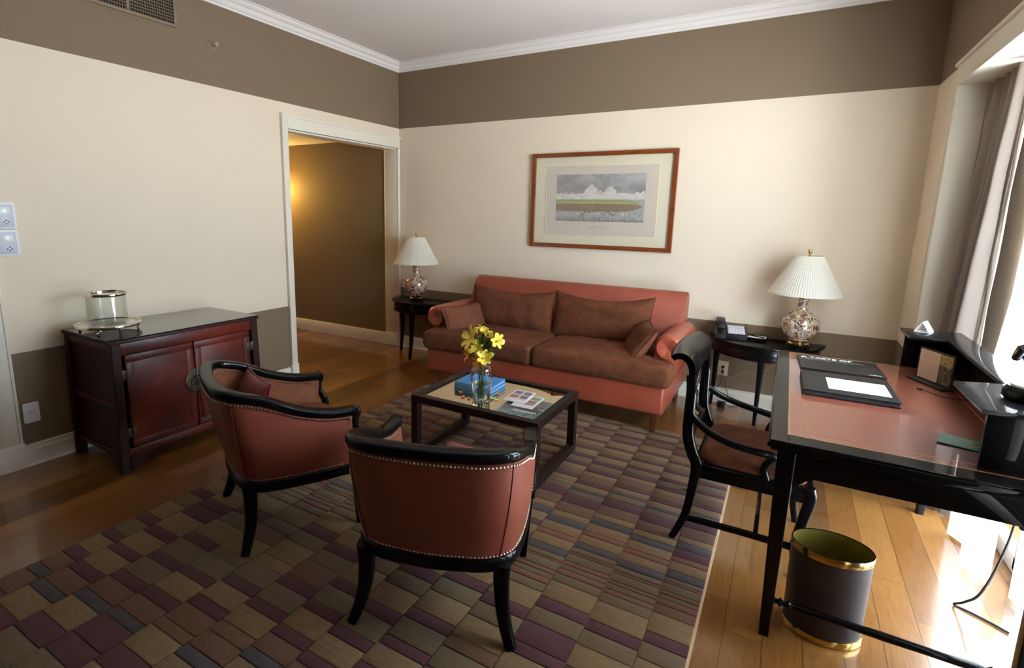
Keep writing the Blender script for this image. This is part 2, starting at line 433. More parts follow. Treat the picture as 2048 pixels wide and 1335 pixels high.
def textmesh(body, size, mat, name, parent, M4, extr=.0003, bold=False, align='LEFT'):
    cu = bpy.data.curves.new('tmp', 'FONT'); cu.body = body; cu.size = size; cu.extrude = extr; cu.align_x = align
    if bold: cu.offset = size*.02
    to = bpy.data.objects.new('tmp', cu); COL.objects.link(to)
    dg = bpy.context.evaluated_depsgraph_get(); me = bpy.data.meshes.new_from_object(to.evaluated_get(dg))
    bpy.data.objects.remove(to); me.transform(M4); me.materials.clear(); me.materials.append(mat)
    o = bpy.data.objects.new(name, me); COL.objects.link(o); o.parent = parent
    return o

# ------------------------------------------------------------------ room shell
YN = -6.3; XH = -3.0; TH = .144
D0, D1, DH = -.045, -1.411, 2.034          # doorway to the hall
struct('floor', box(B(), XH-.1, 4.75, YN-.1, .1, -.06, 0), m_floor, sharp=None)
struct('ceiling', box(B(), -.1, WD+.1, YN-.1, .1, 2.83, 2.92), m_ceil, sharp=None)
struct('wall_back', box(B(), XH-.1, WD+.6, 0, .12, 0, 2.85), [m_wall], sharp=None)
b = B()
box(b, -TH, 0, D1, 0, DH, 2.85); box(b, -TH, 0, -3.45, D1, 0, 2.85); box(b, -TH, 0, YN, -4.4, 0, 2.85); box(b, -TH, 0, -4.4, -3.45, 2.05, 2.85)
struct('wall_left', b, m_wall, sharp=None)
W0, W1, WH = -.585, -3.1, 2.12              # window recess
b = B(); box(b, WD, WD+.5, W0, .1, 0, 2.85); box(b, WD+.225, WD+.5, -1.06, W0, 0, WH); box(b, WD, WD+.5, YN, W1, 0, 2.85); box(b, WD, WD+.5, W1, W0, WH, 2.85)
struct('wall_right', b, m_wall, sharp=None)
struct('wall_front', box(B(), XH, WD+.1, YN-.1, YN, 0, 2.85), m_hall, sharp=None)
# hallway beyond the doorway
b = B(); box(b, XH, -TH+.0, -.032, -.001, 0, 2.2); box(b, XH-.1, XH, -1.7, 0, 0, 2.2); box(b, XH, -TH, -1.8, -1.7, 0, 2.2)
struct('wall_hall', b, m_hall, sharp=None)
struct('ceiling_hall', box(B(), XH, -TH, -1.75, 0, 2.132, 2.2), m_ceil, sharp=None)
b = B(); box(b, XH, -TH-.002, -.05, -.032, 0, HB, .003); box(b, XH, -TH-.002, -.046, -.032, HB, HB+.012, .004)
struct('baseboard_hall', b, m_trim)
# crown moulding
cp = [(0, -.09), (.012, -.09), (.014, -.078), (.026, -.070), (.034, -.052), (.036, -.044), (.050, -.038), (.062, -.024), (.064, -.014), (.078, -.012), (.078, 0), (0, 0)]
def crown(name, a, bb, axis, sgn, off):
    bm = B()
    if axis == 'x': prism(bm, [(off+sgn*p, 2.835+q*.95) for p, q in cp], 'x', a, bb)
    else: prism(bm, [(off+sgn*p, 2.835+q*.95) for p, q in cp], 'y', a, bb)
    return struct(name, bm, m_ceil, sharp=25)
crown('trim_1', 0, WD, 'x', -1, 0.0); crown('trim_2', YN, 0, 'y', 1, 0.0); crown('trim_3', YN, 0, 'y', -1, WD)
# baseboards
def baseb(name, segs):
    bm = B()
    for ax, a, bb, off, sg in segs:
        pr = [(0, 0), (.02, 0), (.02, HB-.03), (.015, HB-.02), (.015, HB-.006), (.010, HB), (0, HB)]
        pr = [(off+sg*p, q) for p, q in pr]
        prism(bm, pr, ax, a, bb)
        tr = [(off+sg*.0, 0), (off+sg*.028, 0), (off+sg*.026, .010), (off+sg*.02, .014), (off, .014)]
        prism(bm, tr, ax, a, bb)
    return struct(name, bm, m_trim, sharp=25)
baseb('baseboard_back', [('x', .0, WD, 0, -1)]); baseb('baseboard_left', [('y', -3.30, D1-.075, 0, 1)]); baseb('baseboard_right', [('y', W0+.05, 0, WD, -1)])
# doorway casing and jambs
b = B()
def casing_v(bm, y0, y1, z1, x=0, sg=1, zb=0):
    ym = (y0+y1)/2; w = abs(y1-y0)
    box(bm, min(x, x+sg*.022), max(x, x+sg*.022), min(y0, y1), max(y0, y1), zb, z1, .003)
casing_v(b, D1, D1-.052, DH+.10); box(b, 0, .030, D1-.062, D1-.048, 0, DH+.112, .003)
box(b, 0, .028, D1-.068, D1+.006, 0, HB+.02, .003)
box(b, 0, .022, D1, -.012, DH, DH+.09, .003); box(b, 0, .03, D1-.06, -.004, DH+.088, DH+.108, .004); box(b, 0, .026, D1, -.008, DH+.0, DH+.012, .003)
box(b, 0, .022, D0, -.010, 0, DH, .003)
struct('trim_4', b, m_trim)
b = B(); box(b, -TH, 0.0, D0, -.033, 0, DH-.012, .002); box(b, -TH-.01, .004, D0-.006, -.033, 0, HB+.02, .003)
box(b, -TH, 0, D1-.001, D1+.014, 0, DH-.012, .002); box(b, -TH, 0, D1, -.033, DH-.014, DH, .002)
box(b, -TH-.018, -TH, D0-.002, -.033, 0, DH+.05, .002)
struct('trim_5', b, m_trim)
# closed door at far left (only its casing shows)
b = B(); box(b, 0, .022, -3.425, -3.315, .12, 2.13, .003); box(b, .0, .028, -3.322, -3.308, .12, 2.14, .003); box(b, .018, .027, -3.40, -3.335, .12, 2.1, .003)
box(b, 0, .03, -3.435, -3.302, 0, HB+.022, .003); box(b, 0, .022, -4.5, -3.425, 2.05, 2.13, .003)
struct('trim_6', b, m_trim)
dr = struct('door_1', box(B(), -.06, -.02, -4.4, -3.452, .005, 2.045, .003), m_trim)
obj('door_handle', lathe(B(), [(0, 0), (.025, 0), (.025, .01), (.01, .015), (.01, .05), (.024, .06), (.024, .08), (0, .09)], 20), m_brass, dr, loc=(-.02, -3.52, 1.0), rot=(0, pi/2, 0))
# window casing, recess lining
b = B(); x = WD
box(b, x-.018, x, W0, W0+.052, 0, WH+.035, .003); box(b, x-.024, x, W0+.04, W0+.055, 0, WH+.04, .003); box(b, x-.020, x, W0+.0, W0+.010, 0, WH, .003)
box(b, x-.022, x, W1-.05, W0+.05, WH, WH+.09, .003); box(b, x-.034, x, W1-.06, W0+.052, WH+.088, WH+.108, .005); box(b, x-.026, x, W1-.06, W0+.02, WH+.0, WH+.012, .003)
struct('trim_7', b, m_trim)
b = B(); box(b, x-.0185, x+.105, W0-.008, W0+.001, 0, WH, .002); box(b, x-.0225, x+.35, W1, W0, WH-.012, WH+.001, .002); box(b, x-.0185, x+.35, W1, W1+.01, 0, WH, .002)
struct('trim_8', b, m_trim)
win = thing('window_1', None, None); win['kind'] = 'structure'
b = B(); fx = 4.40
for y in (-1.09, -1.60, -2.10, -2.60, W1+.03): box(b, fx, fx+.05, y-.03, y+.03, .02, WH-.02, .004)
for z in (.04, 2.07): box(b, fx, fx+.05, W1, -1.06, z-.035, z+.035, .004)
obj('window_frame', b, m_trim, win)
obj('pane', box(B(), fx+.022, fx+.027, W1+.03, -1.09, .05, 2.05), m_pane, win, sharp=None)
# curtains
def sheet(y0, y1, z0, z1, xf, nseg=90, nz_=24):
    bm = B(); g = []
    for i in range(nseg+1):
        t = i/nseg; col = []
        for j in range(nz_+1):
            s = j/nz_; z = lerp(z1, z0, s); y, xx = xf(t, s)
            col.append(bm.verts.new((xx, y, z)))
        g.append(col)
    for i in range(nseg):
        for j in range(nz_): bm.faces.new((g[i][j], g[i+1][j], g[i+1][j+1], g[i][j+1]))
    return bm
def drape_fn(y0, y1, xt, xb, folds, amp, seed):
    def f(t, s):
        ph = t*folds*2*pi; a = amp*(.45+.75*s)*(1+.35*sin(t*9+seed))
        y = lerp(y0, y1, t)*1.0+(.012*sin(ph*.5+s*2+seed))
        xx = lerp(xt, xb, s)+a*sin(ph+.6*sin(s*3+seed))+.006*nz((t*5, s*4, 0), 2, seed)
        return y, xx
    return f
cur = thing('drape', 'taupe silk drape hanging in pleats at the far end of the window', 'curtain', group='window drapes')
o = obj('panel', sheet(0, 0, .01, 2.104, drape_fn(-.635, -1.085, 4.285, 4.240, 4.2, .044, 1), 150, 30), m_drape, cur, sharp=None)
o.modifiers.new('thick', 'SOLIDIFY').thickness = .002
cur = thing('drape', 'narrow taupe drape edge hanging beside the sheer, right of the pleated one', 'curtain')
o = obj('panel', sheet(0, 0, .01, 2.10, drape_fn(-1.10, -1.19, 4.275, 4.262, 1.1, .018, 4), 30, 30), m_drape, cur, sharp=None)
o.modifiers.new('thick', 'SOLIDIFY').thickness = .002
cur = thing('drape', 'taupe drape at the near end of the window, bottom right corner of the photo', 'curtain')
o = obj('panel', sheet(0, 0, .01, 2.10, drape_fn(-2.60, -3.02, 4.27, 4.215, 4.2, .03, 7), 120, 30), m_drape, cur, sharp=None)
o.modifiers.new('thick', 'SOLIDIFY').thickness = .002
def sheer_fn(y0, y1, xx, folds, amp, seed, flare=0):
    def f(t, s):
        ph = t*folds*2*pi
        return lerp(y0, y1, t), lerp(4.34, xx, min(1, s*1.3))+amp*(.6+.6*s)*sin(ph+sin(s*2+seed))+flare*s*(t-.5)
    return f
o = obj('sheer_curtain', sheet(0, 0, .012, 2.10, sheer_fn(-1.37, -1.78, 4.255, 1.4, .022, 2), 70, 20), m_sheer, sharp=None)
tag(o, 'white sheer curtain panel whose hem reaches the floor just behind the desk leg', 'curtain')
o = obj('sheer_curtain', sheet(0, 0, .012, 2.10, sheer_fn(-1.80, -2.58, 4.318, 2.2, .022, 5), 110, 20), m_sheer, sharp=None)
tag(o, 'white sheer curtain panel nearest the camera, a dark cord lying at its hem', 'curtain')
o = obj('sheer_curtain', sheet(0, 0, .25, 2.10, sheer_fn(-1.20, -1.36, 4.345, 1.5, .012, 9), 60, 20), m_sheer, sharp=None)
tag(o, 'white sheer curtain panel next to the taupe drape', 'curtain')
# vent grille, sprinkler, thermostats, outlets
def vent():
    t = thing('air_vent', 'rectangular air vent grille high on the dark left wall band', 'vent')
    y0, y1, z0, z1 = -3.0, -2.262, 2.545, 2.71
    obj('backing', box(B(), .001, .004, y0, y1, z0, z1), m_vent_dark, t)
    b = B()
    for a in ((y0-.018, y1+.018, z0-.018, z0), (y0-.018, y1+.018, z1, z1+.018), (y0-.018, y0, z0, z1), (y1, y1+.018, z0, z1)): box(b, .001, .012, *a, .002)
    obj('frame', b, m_vent, t)
    b = B()
    n = 9
    for k in range(1, n): z = lerp(z0, z1, k/n); box(b, .006, .010, y0, y1, z-.0018, z+.0018)
    k = 0; y = y0
    while y < y1: box(b, .004, .007, y-.0012, y+.0012, z0, z1); y += .0145
    box(b, .004, .0115, -2.545, -2.53, z0, z1)
    obj('louvre', b, m_vent, t, sharp=None)
vent()
t = thing('sprinkler_head', 'small round sprinkler head high on the left wall, right of the vent', 'sprinkler', (0, -2.004, 2.49))
R90 = Matrix.Rotation(pi/2, 4, 'Y')
b = lathe(B(), [(0, 0), (.033, 0), (.033, .003), (.022, .007), (.018, .007), (0, .007)], 28); bmesh.ops.transform(b, matrix=R90, verts=b.verts); obj('escutcheon', b, m_vent, t)
b = lathe(B(), [(0, .007), (.011, .007), (.011, .022), (.006, .026), (.005, .04), (0, .04)], 16)
sweep(b, [(.011, 0, .02), (.015, 0, .034), (.004, 0, .05)], circ(.002, 6), up=(0, 1, 0)); sweep(b, [(-.011, 0, .02), (-.015, 0, .034), (-.004, 0, .05)], circ(.002, 6), up=(0, 1, 0))
lathe(b, [(0, .049), (.014, .049), (.013, .052), (0, .053)], 16); bmesh.ops.transform(b, matrix=R90, verts=b.verts); obj('nozzle', b, m_chrome, t)
def thermo(z0, z1, label):
    t = thing('thermostat', label, 'thermostat', (0, 0, 0), group=None)
    y0, y1 = -3.302, -3.203; sc = (z1-z0)/.135
    obj('housing', box(B(), .001, .016, y0, y1, z0, z1, .004), m_white, t)
    obj('face_panel', box(B(), .015, .018, y0+.012, y1-.011, z0+.010, z1-.014, .0015), m_grey, t)
    obj('display', box(B(), .0175, .0195, y1-.068, y1-.024, z1-.062, z1-.026, .001), m_lcd, t)
    for dy, dz in ((0, .009), (0, -.009), (-.010, 0), (.010, 0)):
        b = lathe(B(), [(0, 0), (.0034, 0), (.003, .0015), (0, .0018)], 12); bmesh.ops.transform(b, matrix=R90, verts=b.verts)
        obj('button', b, m_blackm, t, loc=(.0178, y1-.044+dy, z0+.036+dz))
thermo(1.289, 1.426, 'white wall thermostat with grey face, the upper of the two'); thermo(1.151, 1.287, 'white wall thermostat with grey face, the lower of the two')
t = thing('wall_outlet', 'white wall socket plate on the dark dado left of the red cabinet', 'outlet')
b = B(); prism(b, rounded_poly([(-3.287, .237), (-3.212, .237), (-3.212, .350), (-3.287, .350)], .010), 'x', .001, .009, .002); obj('cover_plate', b, m_white, t)
b = B()
for dy in (-.012, .0, .012): prism(b, [(-3.249+dy+.003*cos(a*pi/4), .296+(.004 if dy else -.003)+.003*sin(a*pi/4)) for a in range(8)], 'x', .0088, .0096)
obj('socket_hole', b, m_blackm, t)
t = thing('wall_outlet', 'ivory wall socket plate with two plugs under the right side table', 'outlet')
b = B(); prism(b, rounded_poly([(3.108, .216), (3.178, .216), (3.178, .330), (3.108, .330)], .006), 'y', -.008, -.001, .0015); obj('cover_plate', b, m_ivory, t)
obj('socket', box(B(), 3.128, 3.158, -.012, -.007, .235, .312, .002), m_ivory, t)
def cord(name, pts, mat, label, cat='cord', r=.0022, parent=None, group=None):
    o = obj(name, sweep(B(), cr(pts, 8), circ(r, 6)), mat, parent)
    if not parent: tag(o, label, cat, group)
    return o
t = thing('electric_cable', 'dark electric cable with plug in the upper hole of the ivory socket', 'cord')
b = lathe(B(), [(0, 0), (.010, 0), (.009, .022), (.004, .028), (0, .028)], 14); bmesh.ops.transform(b, matrix=Matrix.Rotation(pi/2, 4, 'X'), verts=b.verts); obj('plug', b, m_blackm, t, loc=(3.143, -.012, .285))
cord('cable', [(3.143, -.04, .285), (3.150, -.055, .25), (3.17, -.05, .16), (3.195, -.045, .09), (3.20, -.05, .03), (3.18, -.06, .004)], m_cord, None, parent=t)
t = thing('electric_cable', 'dark electric cable with plug in the lower hole of the ivory socket', 'cord')
b = lathe(B(), [(0, 0), (.010, 0), (.009, .022), (.004, .028), (0, .028)], 14); bmesh.ops.transform(b, matrix=Matrix.Rotation(pi/2, 4, 'X'), verts=b.verts); obj('plug', b, m_blackm, t, loc=(3.143, -.012, .25))
cord('cable', [(3.143, -.04, .25), (3.142, -.05, .22), (3.14, -.045, .16), (3.11, -.045, .12), (3.05, -.05, .07), (3.03, -.06, .004)], m_cord, None, parent=t)
cord('lamp_cord', [(3.13, -.012, .235), (3.16, -.02, .20), (3.22, -.02, .225), (3.30, -.02, .27), (3.42, -.02, .30), (3.50, -.03, .40), (3.55, -.03, .47)], m_cord_gold, 'thin golden lamp cord running along the wall from the ivory socket', 'cord', .0016)
cord('lamp_cord', [(3.10, -.012, .275), (3.06, -.02, .29), (3.02, -.02, .27), (2.99, -.02, .22), (2.96, -.03, .12)], m_cord, 'thin dark cord curving left along the wall behind the desk chair', 'cord', .0016)
t = thing('power_adapter', 'small black power adapter on the floor by the baseboard under the side table', 'adapter')
obj('body', box(B(), 3.135, 3.19, -.13, -.075, .001, .036, .006), m_blackm, t)
cord('cable', [(3.19, -.10, .02), (3.22, -.095, .006), (3.25, -.075, .005), (3.27, -.06, .004)], m_cord, None, parent=t)
# hall sconce
t = thing('wall_sconce', 'warm wall lamp in the hallway beyond the doorway', 'lamp', (-1.8, -.033, 1.72))
obj('backplate', box(B(), -.04, .04, -.02, 0, -.09, .06, .006), m_brass, t)
b = B(); sweep(b, cr([(0, -.02, -.04), (0, -.10, -.06), (0, -.137, -.02)], 6), circ(.006, 8)); obj('arm', b, m_brass, t)
obj('shade', lathe(B(), [(.05, .06), (.075, -.06)], 28, (0, -.137, .04)), m_shade, t)

# ------------------------------------------------------------------ rug
rug = thing('rug', 'large rug of staggered tan, burgundy and slate stripes under the seating', 'rug')
RX0, RX1, RY0, RY1 = 1.02, 3.345, -4.75, -.858
obj('backing', box(B(), RX0, RX1, RY0, RY1, .0005, .006, .002), m_rugb, rug)
seq = []
def S(*a): seq.extend(a)
S(('t', .05), ('b', .032), ('t', .075), ('b', .03), ('o', .07), ('b', .03), ('t', .08), ('b', .032), ('t', .05), ('g', .04), ('b', .035), ('t', .07), ('b', .04), ('g', .06), ('b', .04), ('t', .05), ('o', .06), ('b', .035), ('t', .05), ('u', .026), ('g', .05), ('b', .075), ('o', .085), ('t', .045),
  ('u', .05), ('t', .065), ('r', .038), ('t', .062), ('u', .045), ('g', .03), ('r', .016), ('g', .05), ('r', .022), ('g', .03), ('r', .03), ('g', .05), ('t', .10), ('b', .055), ('g', .075), ('t', .10), ('b', .05), ('g', .085), ('b', .042), ('t', .08), ('b', .045), ('o', .07), ('u', .04), ('t', .085), ('b', .07), ('g', .08), ('u', .045), ('t', .08), ('b', .05), ('o', .085), ('t', .06), ('u', .05), ('g', .085), ('r', .045), ('t', .075), ('u', .05), ('t', .085), ('r', .04), ('g', .08), ('b', .055), ('t', .09), ('o', .08), ('b', .06), ('g', .08), ('t', .09), ('u', .05), ('t', .09), ('b', .06), ('g', .1), ('t', .1))
xs = [RX0+.008, 1.158, 1.353, 1.547, 1.738, 1.922, 2.106, 2.272, 2.445, 2.632, 2.818, 3.008, 3.194, RX1-.008]
bm = B(); keys = list(RUGC)
rr = random.Random(3)
for c in range(len(xs)-1):
    par = (len(xs)-2-c) % 2; left = 1-(xs[c]-RX0)/(RX1-RX0)
    y = RY1-.008+ (0.0 if par == 0 else .0)
    off = -.055 if par else 0.0
    y = RY1-.008; first = True; i = 0
    # on the left half of the rug the stripes read wider and the alternate rows swap colour
    for key, h in seq:
        hh = h*(1+.16*left)+rr.uniform(-.004, .004)
        if first: hh += -off; first = False
        y2 = y-hh
        if y2 < RY0+.01: break
        k2 = key
        if rr.random() < .16*left+.03: k2 = rr.choice('tgob')
        box(bm, xs[c]+.0012, xs[c+1]-.0012, y2+.0012, y-.0012, .004, .0125+rr.uniform(0, .0015), .0030, 2, keys.index(k2))
        y = y2
obj('pile', bm, [RUGC[k] for k in keys], rug, sharp=50)

# ------------------------------------------------------------------ framed picture
pic = thing('framed_picture', 'wide framed print of a harbour city on the wall above the sofa', 'picture', (2.088, 0, 1.527))
PWd, PHt = 1.206, .790; fw = .035
b = B()
for sx, sz, hor in ((0, 1, 1), (0, -1, 1), (1, 0, 0), (-1, 0, 0)):
    if hor: x0, x1 = -PWd/2, PWd/2; xi0, xi1 = -PWd/2+fw, PWd/2-fw
    if hor:
        zo = sz*PHt/2; zi = sz*(PHt/2-fw)
        A = [(x0, zo), (x1, zo), (xi1, zi), (xi0, zi)]
    else:
        xo = sx*PWd/2; xi = sx*(PWd/2-fw)
        A = [(xo, -PHt/2), (xo, PHt/2), (xi, PHt/2-fw), (xi, -PHt/2+fw)]
    prism(b, A, 'y', -.030, -.002, .003)
obj('frame', b, m_pic_wood, pic)
b = B()
box(b, -PWd/2+.03, PWd/2-.03, -.012, -.004, -PHt/2+.03, PHt/2-.03)
obj('mat_board', b, m_mat_board, pic, sharp=None)
mw, mh = .93, .565
b = B()
for a in ((-mw/2-.006, mw/2+.006, mh/2, mh/2+.006), (-mw/2-.006, mw/2+.006, -mh/2-.006, -mh/2), (-mw/2-.006, -mw/2, -mh/2, mh/2), (mw/2, mw/2+.006, -mh/2, mh/2)): box(b, a[0], a[1], -.0155, -.0118, a[2], a[3], .001)
obj('bevelled_fillet', b, m_mat_board, pic)
def art(u, v):
    n1 = noise.fractal(Vector((u*5, v*4, 1.3)), .7, 2.0, 5); n2 = noise.noise(Vector((u*60, v*50, 4))); n3 = noise.noise(Vector((u*140, v*30, 9)))
    w = lambda c, k: tuple(min(255, max(0, a+k-b)) for a, b in zip(c, (0, 5, 12)))
    if v > .47:                                     # sky with cumulus
        cl = .60+.05*noise.noise(Vector((u*9, 0, 2)))+.17*math.exp(-((u-.42)/.07)**2)+.13*math.exp(-((u-.63)/.06)**2)+.05*noise.noise(Vector((u*28, v*20, 6)))
        if v > cl: return w((176, 176, 178), 26*n1+26*(u-.45)*(v-.4))
        sh = noise.fractal(Vector((u*14, v*16, 3)), .8, 2, 4)
        return w((226, 222, 218), 16*sh-20*max(0, .58-v))
    mid = .33; hh = .14*math.sqrt(max(0, 1-(max(0, u-.55)/.42)**4)) if u < .97 else 0
    low = mid-.11*math.sqrt(max(0, 1-(max(0, u-.62)/.35)**3)) if u < .97 else mid
    low += .005*n2+.02*math.exp(-((u-.40)/.05)**2)*-1
    if low < v < mid+hh:
        if v > mid+hh*.62+.006*n2: return (160+16*n2, 176+14*n2, 116+12*n2)
        q = noise.noise(Vector((u*210, v*130, 2))); g = noise.noise(Vector((u*40, v*40, 5)))
        if v > mid+hh*.38: return (190+20*q, 180+18*q, 146+18*g)
        if v < low+.010: return (116, 104, 88)
        return (156+60*q, 132+50*q+16*g, 104+46*q)
    for (x0, z0, x1, z1) in ((.36, .23, .30, .08), (.60, .21, .69, .13)):
        t = ((u-x0)*(x1-x0)+(v-z0)*(z1-z0))/((x1-x0)**2+(z1-z0)**2)
        if 0 < t < 1 and math.hypot(u-x0-t*(x1-x0), (v-z0-t*(z1-z0))*.6) < .006: return (104, 92, 76)
    q = noise.noise(Vector((u*90, v*26, 5))); s_ = noise.noise(Vector((u*110, v*9, 8)))
    c = 182+24*q-30*max(0, 1-v/.12)
    if s_ > .40 and v > .05 and v < .18: return (226, 218, 204)
    if s_ < -.45 and v < .2: return (132, 126, 118)
    return (c, c-3, c-8)
obj('print_paper', box(B(), -mw/2, mw/2, -.0135, -.0121, -mh/2, mh/2), M('print_paper', (222, 208, 190), .7), pic, sharp=None)
b = painted(.745, .385, 190, 100, art, 'xz', 0); obj('engraving', b, m_print, pic, loc=(.0, -.0140, .025), sharp=None, label='tinted view of a harbour city under clouds')
textmesh('BUENOS  AYRES', .020, M('caption_ink', (172, 170, 168), .8), 'caption', pic, Matrix.Translation((0, -.0141, -.222)) @ Matrix.Rotation(pi/2, 4, 'X'), align='CENTER')
obj('glazing', box(B(), -PWd/2+.033, PWd/2-.033, -.0200, -.0190, -PHt/2+.033, PHt/2-.033), thin_glass('picture_glass', (254, 254, 254), .03), pic, sharp=None)

# ------------------------------------------------------------------ sofa
sofa = thing('sofa', 'terracotta leather two-seat sofa with brown cushions against the back wall', 'sofa')
obj('base', box(B(), 1.035, 2.890, -.968, -.10, .142, .335, .018, 3), m_sofaleather, sofa)
b = B()
prof = [(-.40, .30), (-.36, .50), (-.28, .70), (-.225, .80), (-.20, .835), (-.165, .855), (-.125, .853), (-.095, .835), (-.085, .80), (-.075, .5), (-.085, .16), (-.38, .16)]
prism(b, [(p[0], p[1]) for p in prof], 'x', 1.045, 2.868, .014)
obj('backrest', b, m_sofaleather, sofa)
for s, xc, nm in ((-1, 1.035, 'l'), (1, 2.868, 'r')):
    b = B(); rad = .088
    xin = xc-s*.075
    # arm panel and rolled top swept front to back
    box(b, min(xc-s*.085, xc+s*.022), max(xc-s*.085, xc+s*.022), -.825, -.12, .30, .58, .012, 2)
    ys = [(-.835, .93), (-.825, 1), (-.6, 1), (-.4, .98), (-.25, .93), (-.12, .8)]
    n = 24; rings = []
    for y, k in ys:
        rings.append([b.verts.new((xc+rad*k*cos(2*pi*i/n), y, .565+rad*k*sin(2*pi*i/n)-(1-k)*.05)) for i in range(n)])
    for a, c in zip(rings, rings[1:]):
        for i in range(n): b.faces.new((a[i], a[(i+1) % n], c[(i+1) % n], c[i]))
    # puckered front scroll
    last = rings[0]
    for k, d in ((.78, .012), (.45, .010), (.15, -.004)):
        rg = [b.verts.new((xc+rad*k*cos(2*pi*i/n), -.835-d+.003*sin(6*2*pi*i/n)*(1-k), .565+rad*k*sin(2*pi*i/n))) for i in range(n)]
        for i in range(n): b.faces.new((last[i], last[(i+1) % n], rg[(i+1) % n], rg[i]))
        last = rg
    b.faces.new(last)
    obj('arm', b, m_sofaleather, sofa)
def seatc(x0, x1, ax, side, seed):
    y0, y1 = -1.0, -.34; s = .815
    if side < 0: pts = [(x0, y0), (x1, y0), (x1, y1), (ax, y1), (ax, -s), (x0, -s)]
    else: pts = [(x0, y0), (x1, y0), (x1, -s), (ax, -s), (ax, y1), (x0, y1)]
    out = dense([Vector(p) for p in rounded_poly(pts, .035)], .022)
    bm = B(); pad(bm, out, .335, .478, .022, .035, seed, .005, 14, ((ax+(x1 if side < 0 else x0))/2, -.72)); return bm
obj('seat_cushion', seatc(1.012, 1.962, 1.128, -1, 1), m_fab, sofa); obj('seat_cushion', seatc(1.970, 2.925, 2.778, 1, 5), m_fab, sofa)
for x in (1.085, 2.838):
    for y in (-.925, -.16):
        b = B(); zf = .0145 if y < -.5 else 0; sweep(b, [(x, y, zf), (x, y, .07), (x, y, .15)], secs_taper(.032, .052, 3, .15), up=(0, 1, 0)); obj('leg', b, m_leg_wood, sofa)
def place_pillow(name, w, h, t, c, rot, mat, label, group=None, seed=0, sag=0, wr=.006, puck=.035):
    o = obj(name, pillow(w, h, t, seed, sag=sag, wr=wr, puck=puck), mat, sharp=None); o.location = c
    o.rotation_euler = rot; tag(o, label, 'pillow', group); return o
place_pillow('back_pillow', .765, .36, .17, (1.535, -.455, .628), (radians(-13), 0, radians(0)), m_fab, 'wide brown pillow leaning on the left half of the sofa back', None, 1, .035, .012, .05)
place_pillow('back_pillow', .775, .375, .17, (2.300, -.455, .640), (radians(-13), radians(-1), radians(0)), m_fab, 'wide brown pillow leaning on the right half of the sofa back', None, 5, .045, .012, .05)
place_pillow('throw_pillow', .44, .26, .13, (1.225, -.68, .545), (radians(-24), 0, radians(72)), m_fab_pink, 'small rosy brown pillow against the left arm of the sofa', None, 9, .012, .008, .05)
place_pillow('throw_pillow', .46, .29, .13, (2.655, -.67, .56), (radians(-34), 0, radians(-72)), m_fab, 'small brown pillow slumped against the right arm of the sofa', None, 12, .01, .010, .05)

# ------------------------------------------------------------------ coffee table
ct = thing('coffee_table', 'square dark wood coffee table with bronze mirror top in front of the sofa', 'table')
cx0, cx1, cy0, cy1, ch = 1.704, 2.495, -2.062, -1.462, .382; lw = .045
b = B()
for a in ((cx0, cx1, cy0, cy0+lw), (cx0, cx1, cy1-lw, cy1), (cx0, cx0+lw, cy0+lw, cy1-lw), (cx1-lw, cx1, cy0+lw, cy1-lw)): box(b, *a, ch-.042, ch, .002, 1)
obj('top_frame', b, m_dark_wood, ct)
obj('mirror_top', box(B(), cx0+lw-.002, cx1-lw+.002, cy0+lw-.002, cy1-lw+.002, ch-.02, ch-.010), m_mirror, ct, sharp=None)
for x in (cx0, cx1-lw):
    for y in (cy0, cy1-lw): obj('leg', box(B(), x, x+lw, y, y+lw, .013, ch-.042, .002, 1), m_dark_wood, ct)
    obj('floor_rail', box(B(), x, x+lw, cy0+lw, cy1-lw, .013, .055, .002, 1), m_dark_wood, ct)
TZ = ch-.010
def book(name, cxy, w, h, t, z, rz, cover, page, label, group=None):
    r = thing(name, label, 'book', (cxy[0], cxy[1], z), rz, group)
    b = B(); box(b, -w/2, w/2, -h/2, h/2, 0, .003, .001, 1); box(b, -w/2, w/2, -h/2, h/2, t-.003, t, .001, 1); box(b, -w/2, -w/2+.004, -h/2, h/2, .002, t-.002)
    obj('cover', b, cover, r); obj('pages', box(B(), -w/2+.003, w/2-.004, -h/2+.004, h/2-.004, .003, t-.003), page, r, sharp=None); return r
book('book', (1.955, -1.698), .245, .205, .022, TZ+.0005, .0, m_blue, m_bluep, 'blue book lying lowest under the other blue one, behind the vase')
book('book', (1.957, -1.700), .240, .205, .020, TZ+.0235, .03, m_blue, m_bluep, 'blue book lying on top of the other blue one, behind the vase')
# magazine and leaflets
def cover(u, v):
    q = noise.fractal(Vector((u*9, v*7, 3)), .9, 2, 4)
    if v < .24+.06*q: return (60+80*q, 100+70*q, 104+60*q)
    if u > .93: return (90, 130, 140)
    if v > .62 and u > .45: return (96, 84, 78)
    return (62+16*q, 58+14*q, 60+12*q)
mg = thing('magazine', 'large dark magazine with teal bottom edge on the coffee table corner', 'magazine', (2.335, -1.872, TZ+.0005), .02)
obj('pages', box(B(), -.118, .118, -.134, .134, 0, .005, .001, 1), m_paper, mg)
obj('cover', painted(.236, .268, 60, 60, cover, z=.0056), m_printg, mg, sharp=None)
RZ = Matrix.Rotation(pi, 4, 'Z')
textmesh('LAMMENEZ', .026, m_paper, 'cover_title', mg, Matrix.Translation((.090, -.056, .0060)) @ RZ, bold=True)
textmesh('VITA', .018, m_paper, 'cover_line', mg, Matrix.Translation((.112, .008, .0060)) @ RZ)
